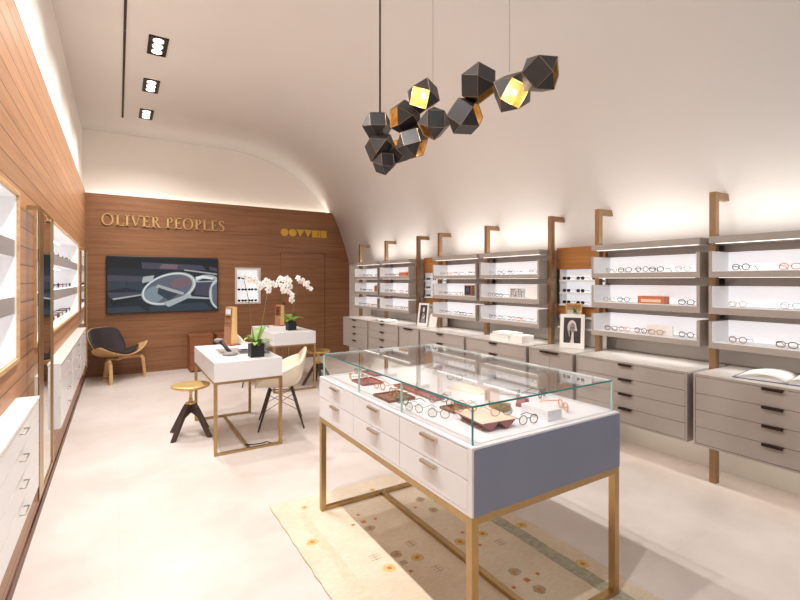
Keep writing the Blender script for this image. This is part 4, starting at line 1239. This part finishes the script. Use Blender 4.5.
# framed picture in bay 3 and pattern card in bay 4
t = tray_box('framed_picture', 'bay 3', 1, .78, .05, .13, .125, .07, 'brown_box', 'dark picture in a deep wooden block frame on a middle tray', 'picture')
MB().box(-.002, 0, -.05, .055, .012, .115, 'print_dark').build('print', t)
MB().prism([(-.03, .03), (0, .06), (.02, .04), (.03, .09), (-.01, .10), (-.03, .07)], (-.0035, 0, 0), (0, 1, 0), (0, 0, 1), (.001, 0, 0), 'frame_blue').build('figure', t)
t = tray_box('pattern_card', 'bay 4', 1, .56, .10, .21, .10, .008, 'paper_grey', 'grey patterned card propped on the middle tray above the white books', 'card')
random.seed(2)
mb = MB().box(-.0006, 0, -.095, .095, .008, .094, 'paper_grey')
for i in range(9):
    for j in range(4):
        if random.random() < .72:
            y = -.09 + i * .02; z = .012 + j * .021
            mb.box(-.0012, 0, y, y + random.uniform(.008, .016), z, z + random.uniform(.008, .016), 'print_dark')
mb.build('print', t)
t = tray_box('display_card', 'bay 4', 1, .84, .09, .16, .125, .02, 'paper', 'plain white card block on the middle tray above the white books', 'card')

# ================================================================== WORKTOP ITEMS (right)
WT = CZ1 + .0012
def portrait(loc, rz, w, h, lab, lean=.2, style=0):
    t = thing('framed_portrait', loc, lab, 'picture', None, rz)
    # local: faces -X, leans back towards +X
    R = Matrix.Rotation(lean, 4, 'Y')
    def L(o): o.matrix_local = R
    fr = .045 * w / .3
    o = MB().ring([(-w / 2, 0), (w / 2, 0), (w / 2, h), (-w / 2, h)], [(-w / 2 + fr, fr * 1.5), (w / 2 - fr, fr * 1.5), (w / 2 - fr, h - fr), (-w / 2 + fr, h - fr)], (-.012, 0, 0), (0, 1, 0), (0, 0, 1), (.014, 0, 0), 'paper').build('mount', t); L(o)
    o = MB().box(-.006, .002, -w / 2 + fr, w / 2 - fr, fr * 1.5, h - fr, 'print_dark').build('photograph', t); L(o)
    iw, ih = w - 2 * fr, h - fr * 2.5
    mb = MB(); q = lambda pts, m, k: mb.prism([(x * iw, fr * 1.5 + y * ih) for x, y in pts], (-.0062 - k * .0004, 0, 0), (0, -1, 0), (0, 0, 1), (.0003, 0, 0), m)
    if style == 0:
        q(ell(-.02, .62, .26, .28, -30, 210, 20) + [(-.14, .2), (-.20, .35), (-.26, .5)], 'print_light', 1)
        q(ell(.02, .60, .15, .20), 'stone_grey', 2)
        q(ell(-.08, .60, .04, .03), 'print_dark', 3); q(ell(.06, .60, .04, .03), 'print_dark', 3)
        q([(-.02, .42), (.08, .42), (.10, .1), (.12, 0), (-.12, 0), (-.06, .15)], 'print_light', 3)
        q([(.20, .72), (.30, .50), (.24, .46), (.14, .78)], 'print_light', 3)
    else:
        q(ell(.0, .74, .14, .13), 'print_light', 1)
        q([(-.3, 0), (-.22, .35), (-.08, .55), (.1, .56), (.24, .4), (.32, 0)], 'stone_grey', 1)
        q([(-.05, .3), (.2, .45), (.24, .38), (0, .2)], 'print_light', 2)
    o = mb.build('image', t, recalc=False); L(o)
    o = MB().obox((h * .45 * lean, 0, h * .45), (.062, 0, .003), .05, .004, 'stone_grey').build('easel_leg', t)
    return t
portrait((3.56, 2.735, WT), .5, .215, .315, 'leaning black and white portrait in a wide white mount on the near narrow cabinet', .17, 0)
portrait((3.57, 5.17, WT), .35, .17, .315, 'black and white portrait in a white mount standing on the far narrow cabinet', .17, 1)
t = thing('table_mirror', (3.672, 2.80, WT), 'small brass edged mirror standing behind the leaning portrait', 'mirror', None, .08)
MB().box(0, .006, -.075, .075, .03, .40, 'mirror').build('glass', t)
MB().ring([(-.085, .02), (.085, .02), (.085, .41), (-.085, .41)], [(-.075, .03), (.075, .03), (.075, .40), (-.075, .40)], (-.002, 0, 0), (0, 1, 0), (0, 0, 1), (.012, 0, 0), 'brass_bright').build('frame', t)
MB().box(-.03, .012, -.05, .05, 0, .02, 'brass_bright').build('base', t)
t = thing('standing_card', (3.66, 5.02, WT), 'small white tent card beside the far portrait', 'card', None, .4)
MB().prism([(-.05, 0), (0, .17), (.05, 0), (.046, 0), (0, .16), (-.046, 0)], (0, -.06, 0), (1, 0, 0), (0, 0, 1), (0, .12, 0), 'paper').build('sheet', t)
# stack of white books
bs = [(.0, .30, .23, .024, 'paper', 'lowest and widest white book of the stack under the shelves'), (.015, .27, .21, .022, 'paper_grey', 'middle white book of the stack under the shelves'),
      (-.01, .26, .20, .024, 'paper', 'topmost white book of the stack under the shelves')]
z = WT
for i, (dy, l, w, h, mm, lab) in enumerate(bs):
    t = thing('book', (3.60, 3.60 + dy, z), lab, 'book', 'white books stacked on the worktop', .06 * (i - 1))
    MB().box(-w / 2 + .003, w / 2 - .002, -l / 2 + .003, l / 2 - .003, .002, h - .003, 'paper').build('pages', t)
    MB().box(-w / 2, w / 2, -l / 2, l / 2, 0, .002, mm).box(-w / 2, w / 2, -l / 2, l / 2, h - .003, h - .0005, mm).box(w / 2 - .002, w / 2, -l / 2, l / 2, 0, h - .0005, mm).build('cover', t)
    z += h
t = thing('catalogue', (3.52, 3.30, WT), 'white boxed catalogue lying in front of the stack of books', 'book', None, .05)
MB().box(-.09, .09, -.07, .075, 0, .066, 'paper').build('slipcase', t, bevel=.002)
# low books far end
t = thing('open_catalogue', (3.50, 6.28, WT), 'white open catalogue draped over the edge of the far worktop', 'book')
t.location = (3.50, 6.05, WT)
MB().grid([[(-.12 + .24 * j / 6, -.16 + .32 * i / 16, .006 + .022 * abs(math.sin(i / 16 * math.pi * 2)) ** .7) for j in range(7)] for i in range(17)], 'paper').build('pages', t, solid=.004, recalc=False)
# open book, near worktop
t = thing('open_book', (3.585, 1.13, WT), 'large open book with fanned pages on the nearest worktop', 'book', None, .12)
MB().box(-.17, .17, .003, .27, 0, .003, 'blue_edge').box(-.17, .17, -.27, -.003, 0, .003, 'blue_edge').build('cover', t)
def page(s_, h, curl, n=14):
    rows = []
    for i in range(n + 1):
        f = i / n
        z = .004 + h * (math.sin(min(f * 1.0, 1) * math.pi) ** .6) * (1 - .45 * f) + .003 * (1 - f)
        rows.append([(x, s_ * (.002 + .255 * f), z + curl * f * (x + .15)) for x in (-.16, -.05, .05, .16)])
    return rows
for s_, nm in ((1, 'left_pages'), (-1, 'right_pages')):
    for k in range(3):
        MB().grid(page(s_, .018 + .012 * k, .0), 'paper').build('page_block', t, solid=.0035, recalc=False, offset=0)
# solid block under the pages
for s_ in (1, -1):
    a = page(s_, .016, 0); mb = MB()
    top = [(r[0][1], r[0][2]) for r in a]
    mb.prism(top + [(top[-1][0], .0032), (top[0][0], .0032)], (-.158, 0, 0), (0, 1, 0), (0, 0, 1), (.316, 0, 0), 'paper')
    mb.build('page_block', t)

# ================================================================== THINGS IN THE DISPLAY CASE
DZ = Z1 + .0004
def flat_tray(x0, x1, y0, y1, m, lab, rz=0, h=.012):
    t = thing('display_tray', ((x0 + x1) / 2, (y0 + y1) / 2, DZ), lab, 'tray', None, rz)
    w, l = (x1 - x0) / 2, (y1 - y0) / 2
    MB().box(-w, w, -l, l, 0, h * .4, m).build('base', t)
    MB().ring([(-w, -l), (w, -l), (w, l), (-w, l)], [(-w + .005, -l + .005), (w - .005, -l + .005), (w - .005, l - .005), (-w + .005, l - .005)], (0, 0, h * .4), (1, 0, 0), (0, 1, 0), (0, 0, h * .6), m).build('rim', t)
    return h * .4
flat_tray(1.185, 1.32, 2.31, 2.46, 'mauve', 'mauve tray at the far left of the display case')
flat_tray(1.13, 1.285, 1.925, 2.09, 'brown_tray', 'textured brown tray by the left glass of the display case')
flat_tray(1.335, 1.40, 1.83, 2.22, 'mauve', 'long narrow mauve tray in the middle of the display case')
flat_tray(1.36, 1.42, 2.50, 2.66, 'mauve', 'small mauve tray at the far end of the display case')
flat_tray(1.285, 1.39, 1.615, 1.72, 'brown_tray', 'small brown tray just behind the pale folded card stand')
# folded stand: pale top, two mauve v-shaped supports
t = thing('folded_stand', (1.315, 1.445, DZ), 'pale folded card stand with mauve zigzag ends near the front glass corner', 'display stand', None, -.1)
MB().box(-.085, .085, -.10, .10, .034, .037, 'rose_card').build('top', t)
mb = MB()
for s_ in (-1, 1):
    c = s_ * .042
    mb.prism([(c - .041, .034), (c + .041, .034), (c + .003, .0), (c - .003, .0)], (0, -.10, 0), (1, 0, 0), (0, 0, 1), (0, .20, 0), 'mauve')
mb.build('support', t)
st = t
tag(MB().box(-.045, .045, -.075, .075, 0, .045, 'white_lacquer').build('display_block', bevel=.001), 'white rectangular block at the front right of the display case', 'display block').location = (1.60, 1.39, DZ)
t = thing('wooden_wedge', (1.50, 1.545, DZ), 'olive wooden wedge block beside the white block in the display case', 'display block', None, .2)
MB().prism([(-.045, 0), (.045, 0), (.045, .03), (-.045, .05)], (0, -.03, 0), (1, 0, 0), (0, 0, 1), (0, .06, 0), 'olive_box').build('block', t)
t = thing('glasses_case', (1.66, 1.555, DZ), 'half round mauve case end behind the white block', 'glasses case', None, .4)
MB().prism(ell(0, 0, .04, .036, 0, 180, 14), (0, -.02, 0), (1, 0, 0), (0, 0, 1), (0, .04, 0), 'mauve').build('shell', t)
t = thing('standing_card', (1.60, 1.70, DZ), 'blush standing card with rounded top in the middle of the display case', 'card', None, -.5)
MB().prism([(-.035, 0), (.035, 0)] + ell(0, .045, .035, .02, 0, 180, 12), (0, -.003, 0), (1, 0, 0), (0, 0, 1), (0, .006, 0), 'blush').build('sheet', t)
t = thing('booklet', (1.66, 1.93, DZ), 'pale booklet with an amber S shaped emblem lying in the display case', 'booklet', None, .25)
MB().box(-.075, .075, -.11, .11, 0, .008, 'rose_card').build('pages', t)
path = [(.50, .80), (.44, .93), (.29, .98), (.14, .91), (.10, .76), (.17, .62), (.34, .50), (.47, .38), (.50, .22), (.42, .07), (.26, .02), (.11, .08), (.07, .24)]
L_, R_ = strip(path, [.12] * 13); n = 13
MB().poly([((p[0] - .3) * .045, (p[1] - .5) * .06 - .02, .0084) for p in L_ + R_], [(i, i + 1, n + i + 1, n + i) for i in range(n - 1)], 'frame_amber').build('emblem', t)
case_g = [(1.20, 2.51, -1.9, 'wire', 'frame_gold', 'gold wire eyeglasses at the far left corner of the display case', 0),
          (1.30, 2.60, -1.5, 'wire', 'frame_teal', 'teal grey wire eyeglasses just right of the far corner of the display case', 0),
          (1.235, 2.38, -1.6, 'wire', 'frame_gold', 'gold wire eyeglasses lying on the far mauve tray', .006),
          (1.225, 2.19, -1.4, 'round', 'frame_amber', 'amber eyeglasses between the mauve and brown trays', 0),
          (1.20, 2.00, -1.7, 'round', 'frame_gold', 'gold round eyeglasses on the textured brown tray', .006),
          (1.17, 1.87, -1.45, 'round', 'frame_teal', 'teal grey round eyeglasses in front of the textured brown tray', 0),
          (1.34, 1.80, -.4, 'round', 'frame_teal', 'teal grey round eyeglasses right of the brown tray', 0),
          (1.15, 1.735, -1.2, 'wire', 'frame_grey', 'grey wire eyeglasses closest to the left glass of the display case', 0),
          (1.19, 1.60, -.9, 'wire', 'frame_tortoise', 'tortoiseshell wire eyeglasses near the left glass, left of the small brown tray', 0),
          (1.335, 1.66, -1.0, 'round', 'frame_tortoise', 'tortoiseshell eyeglasses on the small brown tray', .006),
          (1.265, 1.505, -.5, 'round', 'frame_gold', 'gold round eyeglasses at the left on the pale folded stand', .0375),
          (1.355, 1.385, -.3, 'wire', 'frame_grey', 'grey wire eyeglasses at the right on the pale folded stand', .0375),
          (1.455, 1.33, -.15, 'round', 'frame_grey', 'grey round eyeglasses standing right of the pale folded stand', 0),
          (1.365, 2.04, .8, 'wire', 'frame_gold', 'gold wire eyeglasses on the long narrow mauve tray', .006),
          (1.76, 1.40, 1.05, 'sun', 'frame_pink', 'pale pink eyeglasses at the front right of the display case', 0),
          (1.85, 1.60, .35, 'round', 'frame_black', 'black eyeglasses by the right glass, right of the white block', 0),
          (1.74, 1.66, .6, 'wire', 'frame_black', 'black wire eyeglasses behind the white block', 0),
          (1.72, 2.15, -.9, 'round', 'frame_tortoise', 'tortoiseshell eyeglasses behind the booklet in the display case', 0),
          (1.80, 2.42, .5, 'round', 'frame_black', 'black eyeglasses at the far right of the display case', 0)]
for x, y, rz, kd, col, lab, dz_ in case_g:
    eyeglasses((x, y, DZ + dz_), rz, lab, 'eyeglasses in the display case', kd, col, None, True, .86)

bpy.context.view_layer.update()
